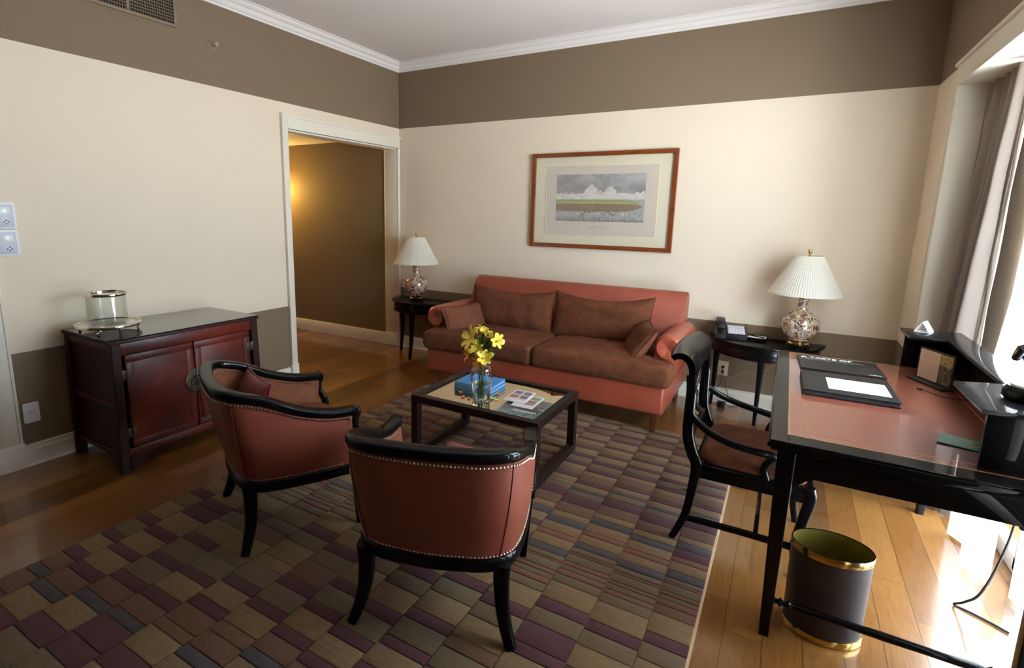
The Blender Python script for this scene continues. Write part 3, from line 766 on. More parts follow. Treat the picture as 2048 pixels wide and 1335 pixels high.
def leaf(u, v):
    c = (226, 226, 238)
    for i, (x0, x1, y0, y1, k) in enumerate(((.08, .48, .62, .92, (92, 84, 116)), (.54, .92, .62, .92, (120, 96, 110)), (.08, .48, .30, .58, (140, 88, 60)), (.54, .92, .30, .58, (96, 86, 96)))):
        if x0 < u < x1 and y0 < v < y1:
            q = noise.fractal(Vector((u*14, v*12, i)), .9, 2, 3); return tuple(max(0, min(255, a+70*q)) for a in k)
    if .2 < v < .26: return (222, 176, 160)
    return c
def leafg(u, v):
    for i, (x0, x1, y0, y1, k) in enumerate(((.5, .92, .68, .93, (120, 140, 90)), (.5, .92, .38, .62, (150, 88, 60)), (.4, .92, .24, .36, (150, 110, 160)))):
        if x0 < u < x1 and y0 < v < y1:
            q = noise.fractal(Vector((u*14, v*12, i+4)), .9, 2, 3); return tuple(max(0, min(255, a+70*q)) for a in k)
    return (228, 228, 238)
for nm, c, rz, z, fn, lb in (('leaflet', (2.318, -1.80), .04, .007, leafg, 'white leaflet partly under the other one, on the dark magazine'), ('leaflet', (2.248, -1.757), .06, .0125, leaf, 'white leaflet with four small photos, topmost on the magazine')):
    t = thing(nm, lb, 'leaflet', (c[0], c[1], TZ+z), rz)
    obj('pages', box(B(), -.062, .062, -.098, .098, 0, .005, .001, 1), m_paper, t); obj('cover', painted(.122, .194, 40, 56, fn, z=.0055), m_printg, t, sharp=None)
# vase and lilies
VX, VY = 2.078, -1.905
vs = thing('vase', 'clear glass bottle vase with water on the coffee table', 'vase', (VX, VY, TZ+.0005))
outer = [(0, 0), (.030, 0), (.036, .004), (.038, .02), (.042, .08), (.047, .13), (.049, .165), (.046, .192), (.036, .208), (.029, .216), (.028, .226), (.031, .230)]
inner = [(.028, .229), (.0255, .216), (.033, .205), (.043, .19), (.046, .165), (.044, .13), (.039, .08), (.035, .02), (.03, .010), (0, .009)]
obj('glass_body', lathe(B(), [(r*1.3, z) for r, z in outer+inner], 40), glassm('vase_glass', (244, 250, 250), 1.45), vs, sharp=60)
obj('water', lathe(B(), [(r*1.3, z) for r, z in [(0, .0095), (.0295, .0105), (.0345, .02), (.0385, .08), (.0405, .105), (0, .105)]], 36), m_water, vs, sharp=60)
bq = thing('lily_bouquet', 'bouquet of yellow lilies standing in the glass vase', 'flowers', (VX, VY, TZ+.012))
rq = random.Random(11)
def flower(c, d, size, mat, openn=1.0, seed=0):
    """six strap petals curling back around direction d"""
    bm = B(); d = Vector(d).normalized(); a = d.orthogonal().normalized(); bb = d.cross(a); r2 = random.Random(seed)
    for k in range(6):
        th = 2*pi*k/6+r2.uniform(-.15, .15)+seed; e = a*cos(th)+bb*sin(th); s = d.cross(e)
        L = size*r2.uniform(.85, 1.1)*(1 if k % 2 else .92); w = size*(.44 if k % 2 else .30); rows = []
        for j in range(8):
            t = j/7; out = L*(.95*sin(t*1.5)*openn); fw = L*(.75*t-.55*t*t*t*openn)
            hw = w*.56*sin(pi*min(1, t*.86+.14)**1.0)**1.15 if t < 1 else .0002
            p = Vector(c)+e*out+d*fw
            rows.append([bm.verts.new(p-s*hw+d*hw*.35), bm.verts.new(p), bm.verts.new(p+s*hw+d*hw*.35)])
        for q, w2 in zip(rows, rows[1:]):
            for i in range(2): bm.faces.new((q[i], q[i+1], w2[i+1], w2[i]))
    for k in range(5):
        th = 2*pi*k/5+.3; e = a*cos(th)+bb*sin(th)
        sweep(bm, cr([Vector(c), Vector(c)+d*size*.45+e*size*.08, Vector(c)+d*size*.7+e*size*.2], 3), circ(size*.018, 5), up=(0, .1, 1))
    return bm
FL = [((-.048, -.015, .345), (-.45, -.75, .35), .075, m_petal_y, 1), ((.012, .0, .375), (.1, -.3, .9), .05, m_petal_y, .5), ((.075, .012, .345), (.85, -.4, .15), .055, m_petal_y, .8),
      ((-.010, -.035, .300), (.1, -.9, .1), .045, m_petal_y, .9), ((-.070, -.010, .255), (-.6, -.6, .1), .055, m_petal_o, .8), ((.004, -.035, .232), (.0, -.9, -.1), .04, m_petal_o, .9),
      ((.036, -.03, .245), (.35, -.7, .5), .06, m_petal_y, .7), ((-.02, .02, .385), (-.3, .1, .9), .045, m_petal_y, .6), ((.035, .015, .36), (.3, -.5, .6), .045, m_petal_y, .5)]
for i, (c, d, s, mt, op) in enumerate(FL):
    s = s*1.25
    f = obj('flower', flower(c, d, s, mt, op, i), mt, bq, sharp=None)
    f.modifiers.new('sub', 'SUBSURF').levels = 1; f.modifiers['sub'].render_levels = 1
    st = cr([(rq.uniform(-.018, .018), rq.uniform(-.018, .018), .002), (rq.uniform(-.012, .012), rq.uniform(-.012, .012), .12), (rq.uniform(-.01, .01), rq.uniform(-.01, .01), .205), (c[0]*.6, c[1]*.6, lerp(.215, c[2], .5)), c], 6)
    obj('stem', sweep(B(), st, circ(.0026, 6), up=(0, 1, .01)), m_stem, bq, sharp=None)
def leafblade(p0, p1, w, bend=.02):
    bm = B(); P0, P1 = Vector(p0), Vector(p1); d = P1-P0; s = d.cross(Vector((0, -.6, 1))).normalized(); rows = []
    for j in range(9):
        t = j/8; p = P0+d*t+Vector((0, 0, bend*sin(pi*t))); hw = w*sin(pi*min(1, t*.93+.06))**.8
        rows.append([bm.verts.new(p-s*hw), bm.verts.new(p+Vector((0, 0, -.002))), bm.verts.new(p+s*hw)])
    for q, w2 in zip(rows, rows[1:]):
        for i in range(2): bm.faces.new((q[i], q[i+1], w2[i+1], w2[i]))
    return bm
LV = [((.02, 0, .25), (.125, -.01, .300), .008), ((.02, 0, .24), (.105, -.02, .275), .008), ((.0, 0, .22), (.05, -.03, .31), .009), ((-.01, 0, .22), (-.03, -.04, .29), .009), ((.01, .01, .25), (.06, .02, .38), .007),
      ((.0, .01, .25), (-.02, .03, .36), .007), ((.01, -.01, .24), (.02, -.04, .34), .010), ((-.02, 0, .22), (-.07, -.02, .24), .009), ((.02, 0, .22), (.055, -.02, .235), .009), ((.02, .0, .3), (.05, -.01, .395), .006), ((.0, -.01, .27), (.035, -.05, .30), .009), ((-.01, -.01, .25), (-.045, -.03, .31), .008)]
LV += [((.02, .0, .26), (.095, .0, .345), .011), ((.01, -.02, .24), (.065, -.035, .285), .012), ((.0, -.02, .25), (.02, -.055, .315), .012), ((-.01, .0, .26), (-.02, -.03, .36), .010), ((.03, 0, .28), (.08, -.01, .375), .009)]
for a, c, w in LV: obj('leaf', leafblade(a, c, w), m_leaf, bq, sharp=None)
for k in range(34):
    c = (rq.uniform(-.03, .05), rq.uniform(-.03, .02), rq.uniform(.24, .37)); a = (c[0]*.3, c[1]*.3, c[2]-.06)
    obj('leaf', leafblade(a, c, rq.uniform(.006, .011)), m_leaf if k % 3 else m_stem, bq, sharp=None)
for a, c in (((.03, 0, .37), (.04, -.01, .40)), ((-.04, .01, .37), (-.045, .0, .405)), ((.05, 0, .33), (.065, -.01, .37))):
    obj('bud', sweep(B(), [a, (lerp(a[0], c[0], .4), a[1], lerp(a[2], c[2], .4)), c], [circ(.003, 8), circ(.006, 8), circ(.002, 8)], up=(0, 1, 0)), m_petal_y, bq)
obj('tendril', sweep(B(), cr([(.02, -.01, .235), (.06, -.02, .245), (.10, -.02, .228), (.125, -.02, .205)], 6), circ(.0009, 5)), m_stem, bq)
for i, (x, y, mt, lb) in enumerate(((1.913, -1.856, m_petal_o, 'curled fallen petal left of the vase, farthest from it'), (1.963, -1.914, m_petal_o, 'small fallen petal left of the vase, middle of three'), (2.002, -1.915, m_petal_o, 'fallen petal left of the vase, closest to it'),
                     (2.116, -1.841, m_petal_y, 'fallen petal just right of the vase, leftmost of three'), (2.108, -1.757, m_petal_o, 'fallen petal right of the vase beside the blue book'), (2.146, -1.848, m_petal_y, 'fallen petal right of the vase, nearest the leaflets'), (2.218, -1.829, m_petal_y, 'yellow fallen petal lying on the top leaflet'))):
    bm = B(); zz = TZ+.001 if i < 6 else TZ+.0195
    g = [[bm.verts.new(((u-2)*.007*(1-.25*abs(v-2)/2), (v-2)*.0045, .0012+.0035*((u-2)/2)**2+.002*((v-2)/2)**2)) for v in range(5)] for u in range(5)]
    for u in range(4):
        for v in range(4): bm.faces.new((g[u][v], g[u+1][v], g[u+1][v+1], g[u][v+1]))
    o = obj('fallen_petal', bm, mt, loc=(x, y, zz), rot=(0, 0, i*1.3), sharp=None); o.modifiers.new('t', 'SOLIDIFY').thickness = .0008
    tag(o, lb, 'petal', 'fallen lily petals')

# ------------------------------------------------------------------ red cabinet
cab = thing('cabinet', 'dark red lacquered Chinese cabinet with two doors against the left wall', 'cabinet')
X0, X1, Y0, Y1, ZT = .035, .548, -3.068, -2.188, .733
obj('top', box(B(), X0-.005, X1+.008, Y0-.008, Y1+.008, ZT-.022, ZT-.005, .003), m_lacqd, cab)
obj('glass_cover', box(B(), X0, X1+.004, Y0-.004, Y1+.004, ZT-.005, ZT+.001, .001, 1), M('dark_glass_cover', (26, 16, 14), .03, coat=.6, coatr=.0, spec=.5), cab)
pw = .048
for yy, dy in ((Y0, -.012), (Y1-pw, .012)):
    for xx, dx in ((X0, 0), (X1-pw, .008)):
        b = B(); sweep(b, [(xx+pw/2+dx, yy+pw/2+dy, .0), (xx+pw/2, yy+pw/2, ZT-.022)], rrect(pw, pw, .006), up=(0, 1, 0)); obj('corner_post', b, m_lacqd, cab)
b = B()
box(b, X1-.030, X1-.004, Y0+.03, Y1-.03, .645, ZT-.022, .003); box(b, X1-.030, X1-.004, Y0+.03, Y1-.03, .080, .128, .003)
for zz0, zz1 in ((.67, ZT-.022), (.36, .385), (.085, .11)): box(b, X0+.03, X1-.03, Y0+.004, Y0+.022, zz0, zz1, .003); box(b, X0+.03, X1-.03, Y1-.022, Y1-.004, zz0, zz1, .003)
obj('rail', b, m_lacq, cab)
b = B(); box(b, X0+.02, X1-.03, Y0+.016, Y0+.026, .09, .7); box(b, X0+.02, X1-.03, Y1-.026, Y1-.016, .09, .7); box(b, X0, X0+.01, Y0+.02, Y1-.02, .09, .7); box(b, X0+.01, X1-.03, Y0+.02, Y1-.02, .085, .095); box(b, X1-.036, X1-.03, Y0+.02, Y1-.02, .09, .7)
obj('side_panel', b, m_lacqd, cab, sharp=None)
for sd, ya, yb in ((0, Y0+.062, -2.631), (1, -2.625, Y1-.062)):
    d = B(); box(d, X1-.026, X1-.002, ya, yb, .130, .643, .004)
    door = obj('door', d, m_lacq, cab)
    b = B(); zt, zb, w = .643, .130, .04
    for a in ((ya+.004, yb-.004, zt-w, zt-.003), (ya+.004, yb-.004, zb+.003, zb+w), (ya+.004, ya+w, zb+w, zt-w), (yb-w, yb-.004, zb+w, zt-w)): box(b, X1-.004, X1-.0005, *a, .001)
    obj('door_frame', b, m_lacq, door)
    yh = ya if sd == 0 else yb
    for zc in (.54, .22):
        for e in (-1, 1):
            bb2 = B(); box(bb2, X1-.004, X1+.004, yh+e*.014-.011, yh+e*.014+.011, zc-.028, zc+.028, .003); obj('hinge', bb2, m_brass_old, door)
        bb2 = B(); sweep(bb2, [(X1+.004, yh, zc-.03), (X1+.004, yh, zc+.03)], circ(.004, 8), up=(0, 1, 0)); obj('hinge_pin', bb2, m_brass_old, door)
    # half-moon lock plate
    ym = -2.628; sgn = -1 if sd == 0 else 1; pts = [(ym+sgn*.002, .345), (ym+sgn*.002, .485)]
    pts = [(ym+sgn*(.002+.066*sin(pi*k/16)), .415+.070*cos(pi*k/16)) for k in range(17)]
    bb2 = B(); prism(bb2, pts, 'x', X1+.001, X1+.005, .001); obj('lock_plate', bb2, m_brass_old, door)
    bb2 = B(); sweep(bb2, [(X1+.010, ym+sgn*.022+.014*cos(a*pi/8), .405+.016*sin(a*pi/8)) for a in range(16)], circ(.002, 6), up=(1, 0, 0), closed=True); obj('pull_ring', bb2, m_brass_old, door)
    bb2 = B(); box(bb2, X1+.004, X1+.014, ym+sgn*.014-.006, ym+sgn*.014+.006, .432, .446, .002); obj('latch', bb2, m_blackm, door)
b = B(); sweep(b, cr([(X1+.008, -2.612, .335), (X1+.010, -2.610, .30), (X1+.009, -2.604, .22), (X1+.010, -2.594, .17)], 6), circ(.0035, 6), up=(0, 1, 0)); lathe(b, [(0, 0), (.006, .004), (.006, .01), (0, .014)], 10, (X1+.009, -2.612, .332)); obj('key_pin', b, m_brass_old, cab)
for yy, sg in ((Y0+.045, 1), (Y1-.045, -1)):
    b = B(); prism(b, [(yy, .085), (yy, .0), (yy+sg*.03, .0), (yy+sg*.045, .025), (yy+sg*.075, .035), (yy+sg*.085, .06), (yy+sg*.13, .07), (yy+sg*.14, .085)], 'x', X1-.028, X1-.008, .002)
    obj('foot_bracket', b, m_lacqd, cab)
# tray and hurricane glass
CZ = ZT+.0015
tr = thing('serving_tray', 'round nickel-rimmed tray on small ball feet on the red cabinet', 'tray', (.262, -2.935, CZ))
TR = .158
b = lathe(B(), [(TR-.012, .028), (TR-.002, .028), (TR, .031), (TR, .041), (TR-.002, .044), (TR-.010, .044), (TR-.012, .041), (TR-.012, .028)], 56); obj('rim', b, m_chrome, tr)
obj('glass_plate', lathe(B(), [(0, .030), (TR-.011, .030), (TR-.011, .036), (0, .036)], 56), M('tray_plate', (206, 200, 184), .05, .0, coat=1, coatr=.01, var=(3, (222, 218, 204))), tr, sharp=40)
for k in range(4):
    a = pi/4+k*pi/2; obj('foot', lathe(B(), [(0, 0), (.006, .002), (.009, .009), (.006, .016), (.004, .018), (.007, .024), (.007, .029), (0, .029)], 14, (.145*cos(a), .145*sin(a), 0)), m_chrome, tr)
hv = thing('hurricane_glass', 'wide clear glass cylinder with a nickel rim standing on the tray', 'glass cylinder', (.262, -2.935, CZ+.0365))
GR = .098; GHt = .162
obj('glass_wall', lathe(B(), [(0, 0), (GR-.006, 0), (GR, .005), (GR-.001, .03), (GR-.004, GHt), (GR-.007, GHt), (GR-.005, .03), (GR-.006, .012), (0, .010)], 56), m_glass, hv, sharp=60)
obj('rim', lathe(B(), [(GR-.009, GHt-.002), (GR+.002, GHt-.002), (GR+.003, GHt+.002), (GR+.003, GHt+.010), (GR+.001, GHt+.014), (GR-.007, GHt+.014), (GR-.009, GHt+.010), (GR-.009, GHt-.002)], 56), m_chrome, hv)

# ------------------------------------------------------------------ side tables (demi-lune)
def side_table(cx, cy, label, legs, rz=0):
    t = thing('side_table', label, 'table', (cx, cy, 0), rz, None); R, z1 = .372, .552
    def half(r, n=40, y0=0): return [(r*cos(-pi*k/n), y0+r*.98*sin(-pi*k/n)) for k in range(n+1)]
    b = B()
    prism(b, half(R), 'z', z1-.013, z1, .004); prism(b, half(R-.010), 'z', z1-.022, z1-.012, .003)
    obj('tabletop', b, m_black, t)
    b = B(); prism(b, half(R-.030, y0=-.012), 'z', z1-.098, z1-.021, .001); prism(b, half(R-.022, y0=-.008), 'z', z1-.106, z1-.098, .003); prism(b, half(R-.024, y0=-.008), 'z', z1-.030, z1-.022, .002)
    obj('apron', b, m_black, t)
    for (x, y), (fx_, fy_) in legs:
        P = cr([(x, y, z1-.10), (x+(fx_-x)*.0, y, .36), (x+(fx_-x)*.15, y+(fy_-y)*.15, .2), (fx_, fy_, 0)], 6)
        b = B(); sweep(b, P, secs_taper(.046, .022, len(P), .15), up=(0, 1, 0)); obj('leg', b, m_black, t)
    return t
side_table(.395, -.035, 'black half-round side table in the corner left of the sofa', [((-.25, -.11), (-.255, -.13)), ((.03, -.325), (.035, -.365)), ((.30, -.06), (.31, -.06))])
side_table(3.40, -.035, 'black half-round side table between the sofa and the desk', [((-.305, -.06), (-.315, -.045)), ((.0, -.325), (.0, -.36)), ((.305, -.06), (.315, -.05))])
def lamp(cx, cy, porc, label, tz=.5525):
    t = thing('table_lamp', label, 'lamp', (cx, cy, tz))
    obj('base', lathe(B(), [(0, 0), (.078, 0), (.080, .006), (.072, .012), (.074, .020), (.064, .028), (.0, .028)], 40), m_black, t)
    obj('brass_collar', lathe(B(), [(.0, .027), (.064, .027), (.066, .032), (.056, .042), (.058, .050), (.05, .054), (.0, .054)], 40), m_brass, t)
    pr = [(.0, .052), (.050, .053), (.056, .062), (.078, .078), (.098, .102), (.110, .132), (.113, .160), (.108, .190), (.092, .218), (.068, .238), (.047, .250), (.036, .262), (.032, .290), (.031, .330), (.035, .350), (.0, .352)]
    obj('porcelain_body', lathe(B(), [(a, c) for a, c in [(p.x, p.y) for p in cr([(x, y, 0) for x, y in pr], 3)]], 56), porc, t, sharp=60)
    obj('stem', lathe(B(), [(.018, .350), (.020, .358), (.008, .366), (.006, .58), (.006, .622), (.0, .622)], 16), m_brass, t)
    n = 160; b = B(); rb, rt, zb, zt = .214, .083, .372, .618
    rings = []
    for j in range(9):
        q = j/8; r = lerp(rb, rt, q)
        rings.append([b.verts.new(((r+(.0016 if k % 2 else -.0016)*(1-.4*q))*cos(2*pi*k/n), (r+(.0016 if k % 2 else -.0016)*(1-.4*q))*sin(2*pi*k/n), lerp(zb, zt, q))) for k in range(n)])
    for a, c in zip(rings, rings[1:]):
        for k in range(n): b.faces.new((a[k], a[(k+1) % n], c[(k+1) % n], c[k]))
    obj('lamp_shade', b, m_shade, t, sharp=None)
    b = lathe(B(), [(rb-.003, zb-.006), (rb+.004, zb-.006), (rb+.003, zb+.006), (rb-.002, zb+.006)], 80); obj('shade_trim', b, m_shade, t); b = B(); lathe(b, [(rt-.002, zt-.005), (rt+.003, zt-.005), (rt+.002, zt+.004), (rt-.003, zt+.004)], 60)
    obj('shade_trim', b, m_shade, t)
    b = B()
    for k in range(3): a = k*2*pi/3; sweep(b, [(0, 0, zt-.006), (rt*cos(a), rt*sin(a), zt-.002)], circ(.0016, 6))
    obj('shade_spider', b, m_brass, t)
    obj('finial', lathe(B(), [(0, .622), (.008, .624), (.005, .632), (.011, .642), (.013, .652), (.010, .662), (0, .668)], 20), m_brass, t)
    return t
lamp(.378, -.222, m_porc_l, 'porcelain table lamp with cream shade on the left side table in the corner')
lamp(3.600, -.232, m_porc_r, 'porcelain table lamp with pleated white shade on the right side table')
# telephone and note holder
ph = thing('telephone', 'black desk telephone with white keypad on the right side table', 'telephone', (3.165, -.14, .5525), radians(8)); ph.scale = (1.18, 1.18, 1.35)
b = B(); prism(b, [(-.085, 0), (.08, 0), (.08, .052), (-.085, .022)], 'x', -.02, .098, .005); obj('body', b, m_blackm, ph)
b = B(); prism(b, [(-.085, 0), (.085, 0), (.085, .054), (-.085, .026)], 'x', -.085, -.018, .006); obj('cradle', b, m_blackm, ph)
b = B(); P = cr([(-.05, .085, .055), (-.05, .07, .078), (-.05, .0, .088), (-.05, -.065, .082), (-.05, -.085, .062)], 6); P = [(p[0], -p[1], p[2]) for p in P]
sweep(b, P, [rrect(.05, .03-.008*sin(pi*i/(len(P)-1)), .01) for i in range(len(P))], up=(0, 0, 1)); obj('handset', b, m_blackm, ph)
b = B(); box(b, -.008, .088, -.066, .072, 0, .003, .001, 1); o = obj('keypad_panel', b, m_grey, ph, loc=(.0, 0, .0385), rot=(radians(9.2), 0, 0))
for r in range(4):
    for c in range(5): obj('key', box(B(), -.006, .006, -.006, .006, 0, .003, .001, 1), m_white, ph, loc=(.006+c*.017, -.045+r*.026, .0420+(r*.026-.045)*.175), rot=(radians(9.2), 0, 0))
nb = thing('note_box', 'small black open box holding notepaper beside the telephone', 'box', (3.350, -.150, .5525), radians(-4))
b = B(); w, h = .065, .065
for a in ((-w, w, -h, -h+.006), (-w, w, h-.006, h), (-w, -w+.006, -h, h), (w-.006, w, -h, h)): box(b, *a, 0, .026, .001, 1)
box(b, -w, w, -h, h, 0, .004); obj('tray', b, m_black, nb)
obj('notepaper', box(B(), -w+.008, w-.008, -h+.008, h-.008, .004, .021), m_paper, nb)
p = obj('pen', sweep(B(), [(-.05, .03, .0265), (.048, -.03, .0265)], circ(.004, 8)), m_blackm); p.location = (3.350, -.150, .5525); tag(p, 'black pen lying across the notepaper in the small box', 'pen')
cg = obj('cord_coil', sweep(B(), [(3.47+.035*cos(a*.42)+.0006*a, -.20+.008*sin(a*.9), .425+.010*sin(a*.42)) for a in range(60)], circ(.0035, 6)), m_cord_gold); tag(cg, 'coil of golden cord tucked under the right side table top', 'cord')

# ------------------------------------------------------------------ armchairs
def curve_mirror(half): # half from right tip to centre back
    r = [Vector(p) for p in half]; l = [Vector((-p[0], p[1], p[2])) for p in half[:-1]][::-1]
    return cr(r+l, 8)
low_half = [(.290, .44, .305), (.292, .30, .305), (.284, .16, .305), (.258, .062, .305), (.19, .012, .305), (.09, -.006, .305), (0, -.012, .305)]
top_half = [(.300, .475, .536), (.304, .36, .543), (.306, .23, .580), (.301, .10, .640), (.276, -.012, .670), (.20, -.070, .678), (.10, -.086, .679), (0, -.091, .679)]
def resample(P, n):
    L = [0]
    for a, c in zip(P, P[1:]): L.append(L[-1]+(c-a).length)
    out = []; j = 0
    for k in range(n):
        d = L[-1]*k/(n-1)
        while j < len(L)-2 and L[j+1] < d: j += 1
        out.append(P[j].lerp(P[j+1], (d-L[j])/max(1e-9, L[j+1]-L[j])))
    return out
def armchair(label, loc, rz):
    t = thing('armchair', label, 'chair', loc, rz)
    N = 97
    lo = resample(curve_mirror(low_half), N); hi = resample(curve_mirror(top_half), N)
    def nrm(P, i):
        T = P[min(i+1, N-1)]-P[max(i-1, 0)]; T.z = 0; T.normalize(); return Vector((-T.y, T.x, 0))   # inward
    sgn = 1
    if nrm(lo, N//2).y < 0: sgn = -1
    def surf(off0, off1, bulge, J=10, zadd=0):
        g = []
        for i in range(N):
            col = []
            for j in range(J+1):
                v = j/J; p = lo[i].lerp(hi[i], v); n = (nrm(lo, i).lerp(nrm(hi, i), v))*sgn
                p = p+n*(lerp(off0, off1, v)-bulge*sin(pi*v)); col.append(p)
            g.append(col)
        return g
    def slab(A, C):
        bm = B(); J = len(A[0])
        a = [[bm.verts.new(p) for p in c] for c in A]; c_ = [[bm.verts.new(p) for p in c] for c in C]
        for i in range(N-1):
            for j in range(J-1):
                bm.faces.new((a[i][j], a[i+1][j], a[i+1][j+1], a[i][j+1])); bm.faces.new((c_[i][j], c_[i][j+1], c_[i+1][j+1], c_[i+1][j]))
            bm.faces.new((a[i][0], c_[i][0], c_[i+1][0], a[i+1][0])); bm.faces.new((a[i][-1], a[i+1][-1], c_[i+1][-1], c_[i][-1]))
        for i in (0, N-1):
            for j in range(J-1): bm.faces.new((a[i][j], a[i][j+1], c_[i][j+1], c_[i][j]))
        return bm
    shell = slab(surf(0, .004, .010), surf(.016, .018, .0))
    obj('outer_shell', shell, m_leather, t)
    obj('inner_upholstery', slab(surf(.0165, .0185, .0), surf(.058, .042, -.006)), m_fab_pink, t)
    SS = surf(-.0012, .0028, .010)
    for i in (31, N-32):
        b = B(); sweep(b, [SS[i][j] for j in range(11)], circ(.0014, 5), up=(1, 0, 0)); obj('seam', b, m_seam, t)
    # lacquered top rail
    P = [p+nrm(hi, i)*sgn*.022+Vector((0, 0, .008)) for i, p in enumerate(hi)]
    ends = []
    sec = rrect(.054, .038, .013, 4)
    b = B(); sweep(b, P, sec, caps=True); obj('top_rail', b, m_black, t)
    # front posts
    for s in (-1, 1):
        pts = cr([(s*.278, .474, .560), (s*.280, .482, .540), (s*.281, .472, .51), (s*.282, .474, .47), (s*.283, .500, .425), (s*.284, .508, .38), (s*.282, .492, .33), (s*.281, .486, .27)], 5)
        b = B(); sweep(b, pts, rrect(.032, .050, .010), up=(1, 0, 0)); obj('arm_post', b, m_black, t)
    # seat rail
    Q = [lo[i]+nrm(lo, i)*sgn*.014+Vector((0, 0, -.026)) for i in range(N)]
    b = B(); sweep(b, Q, rrect(.040, .050, .012)); sweep(b, [(-.27, .478, .279), (0, .486, .279), (.27, .478, .279)], rrect(.036, .050, .010)); obj('seat_rail', b, m_black, t)
    # legs
    for s in (-1, 1):
        pts = cr([(s*.236, .036, .285), (s*.234, .038, .22), (s*.240, .034, .13), (s*.255, .018, .06), (s*.277, -.002, 0)], 6)
        b = B(); sweep(b, pts, secs_taper(.058, .034, len(pts), .25), up=(0, 1, 0)); obj('leg', b, m_black, t)
        pts = [(s*.276, .478, .27), (s*.273, .485, .14), (s*.268, .492, 0)]
        b = B(); sweep(b, pts, secs_taper(.046, .026, 3, .2), up=(0, 1, 0)); obj('leg', b, m_black, t)
    # seat cushion
    pts = [(p.x, p.y) for p in [lo[i]+nrm(lo, i)*sgn*.055 for i in range(6, N-6, 3)]]
    pts = pts+[(-.225, .47), (-.12, .515), (0, .53), (.12, .515), (.225, .47)] if pts[-1][0] < 0 else pts+[(.225, .47), (.12, .515), (0, .53), (-.12, .515), (-.225, .47)]
    b = B(); pad(b, dense([Vector(p) for p in pts], .02), .302, .428, .030, .03, 3, .002, 10, (0, .25)); obj('seat_cushion', b, m_fab, t)
    # nailheads: one decorative row per edge, kept as pattern of the trim
    def nails(paths, step=.0122, r=.0042):
        b = B()
        for path in paths:
            for p in resample(path, max(2, int(sum((c-a).length for a, c in zip(path, path[1:]))/step))): bmesh.ops.create_icosphere(b, subdivisions=1, radius=r, matrix=Matrix.Translation(p))
        obj('nailhead_trim', b, m_nail, t, label='row of small metal nailheads')
    V = lambda L: [Vector(q) for q in cr(L, 5)]
    nails([[hi[i]+nrm(hi, i)*sgn*-.001+Vector((0, 0, -.018)) for i in range(2, N-2)]])
    nails([[lo[i]+nrm(lo, i)*sgn*-.001+Vector((0, 0, .006)) for i in range(2, N-2)]])
    nails([[hi[i]+nrm(hi, i)*sgn*.0455+Vector((0, 0, -.018)) for i in range(3, N-3)]])
    for s in (-1, 1):
        nails([V([(s*.302, .448, .510), (s*.300, .440, .49), (s*.299, .446, .45), (s*.298, .462, .42), (s*.297, .468, .37), (s*.296, .455, .32)])])
        nails([V([(s*.262, .446, .510), (s*.256, .440, .49), (s*.252, .450, .46)])])
    return t
A1, A2 = radians(-27.6), radians(19.6)
def loc2(o, a, p): c, s = cos(a), sin(a); return (o[0]+c*p[0]-s*p[1], o[1]+s*p[0]+c*p[1], p[2])
O1 = (1.484-.033*cos(A1), -3.063-.033*sin(A1), .0135); O2 = (2.5755, -3.113, .0135)
armchair('terracotta leather tub armchair nearest the red cabinet, seen from its side', O1, A1)
armchair('terracotta leather tub armchair in the foreground with its back to the camera', O2, A2)
place_pillow('throw_pillow', .29, .29, .09, loc2(O1, A1, (-.115, .115, .515)), (radians(-16), radians(4), A1+radians(10)), m_burg, 'burgundy pillow in the armchair nearest the red cabinet', None, 21, 0, .004, .05)
place_pillow('throw_pillow', .29, .27, .08, loc2(O2, A2, (.085, .22, .474)), (radians(-56), radians(0), A2+radians(-14)), m_burg, 'burgundy pillow in the foreground armchair, only its top edge showing', None, 25, 0, .004, .05)

# ------------------------------------------------------------------ desk
desk = thing('writing_desk', 'black lacquered writing desk with red leather inlay beside the window', 'desk')
dx0, dx1, dy0, dy1, dz = 3.484, 4.215, -2.532, -1.150, .718
b = B()
rw = .055
prism(b, [(dx0, dy0), (dx1, dy0), (dx1, dy1), (dx0, dy1)], 'z', dz-.024, dz-.006, .004)
for a in ((dx0+.006, dx0+rw, dy0+.006, dy1-.006), (dx0+rw, dx1-.006, dy0+.006, dy0+.082), (dx0+rw, dx1-.006, dy1-.03, dy1-.006), (4.19, dx1-.006, dy0+.08, dy1-.03)): box(b, *a, dz-.007, dz+.0005, .002, 1)
box(b, dx0+.010, dx1-.01, dy0+.010, dy1-.010, dz-.036, dz-.022, .004)
obj('desktop', b, m_black, desk)
obj('leather_inlay', box(B(), dx0+rw-.001, 4.191, dy0+.081, dy1-.029, dz-.008, dz-.0005), m_deskleather, desk, sharp=None)
b = B()
for ins, w in ((.001, .0022), (.050, .0016)):
    xa, xb, ya, yb = dx0+rw+ins, 4.185-ins, dy0+.082+ins, dy1-.03-ins; z0, z1 = dz-.0008, dz+.0001
    for a in ((xa, xa+w, ya, yb), (xb-w, xb, ya, yb), (xa, xb, ya, ya+w), (xa, xb, yb-w, yb)): box(b, *a, z0, z1)
obj('gilt_border', b, m_gold, desk, sharp=None)
b = B()
ax0, ax1, ay0, ay1 = dx0+.035, dx1-.02, dy0+.028, dy1-.028
def apron_prof(a, c, zb=.600): # scalloped bracket at both ends
    L = [(a, dz-.03), (a, .560), (a+.030, .560), (a+.06, .572), (a+.085, .594), (a+.098, .594), (a+.100, zb+.004), (c-.100, zb+.004), (c-.098, .594), (c-.085, .594), (c-.06, .572), (c-.03, .560), (c, .560), (c, dz-.03)]
    return L
prism(b, apron_prof(ax0, ax1), 'y', ay0, ay0+.018, .001); prism(b, apron_prof(ax0, ax1), 'y', ay1-.018, ay1, .001)
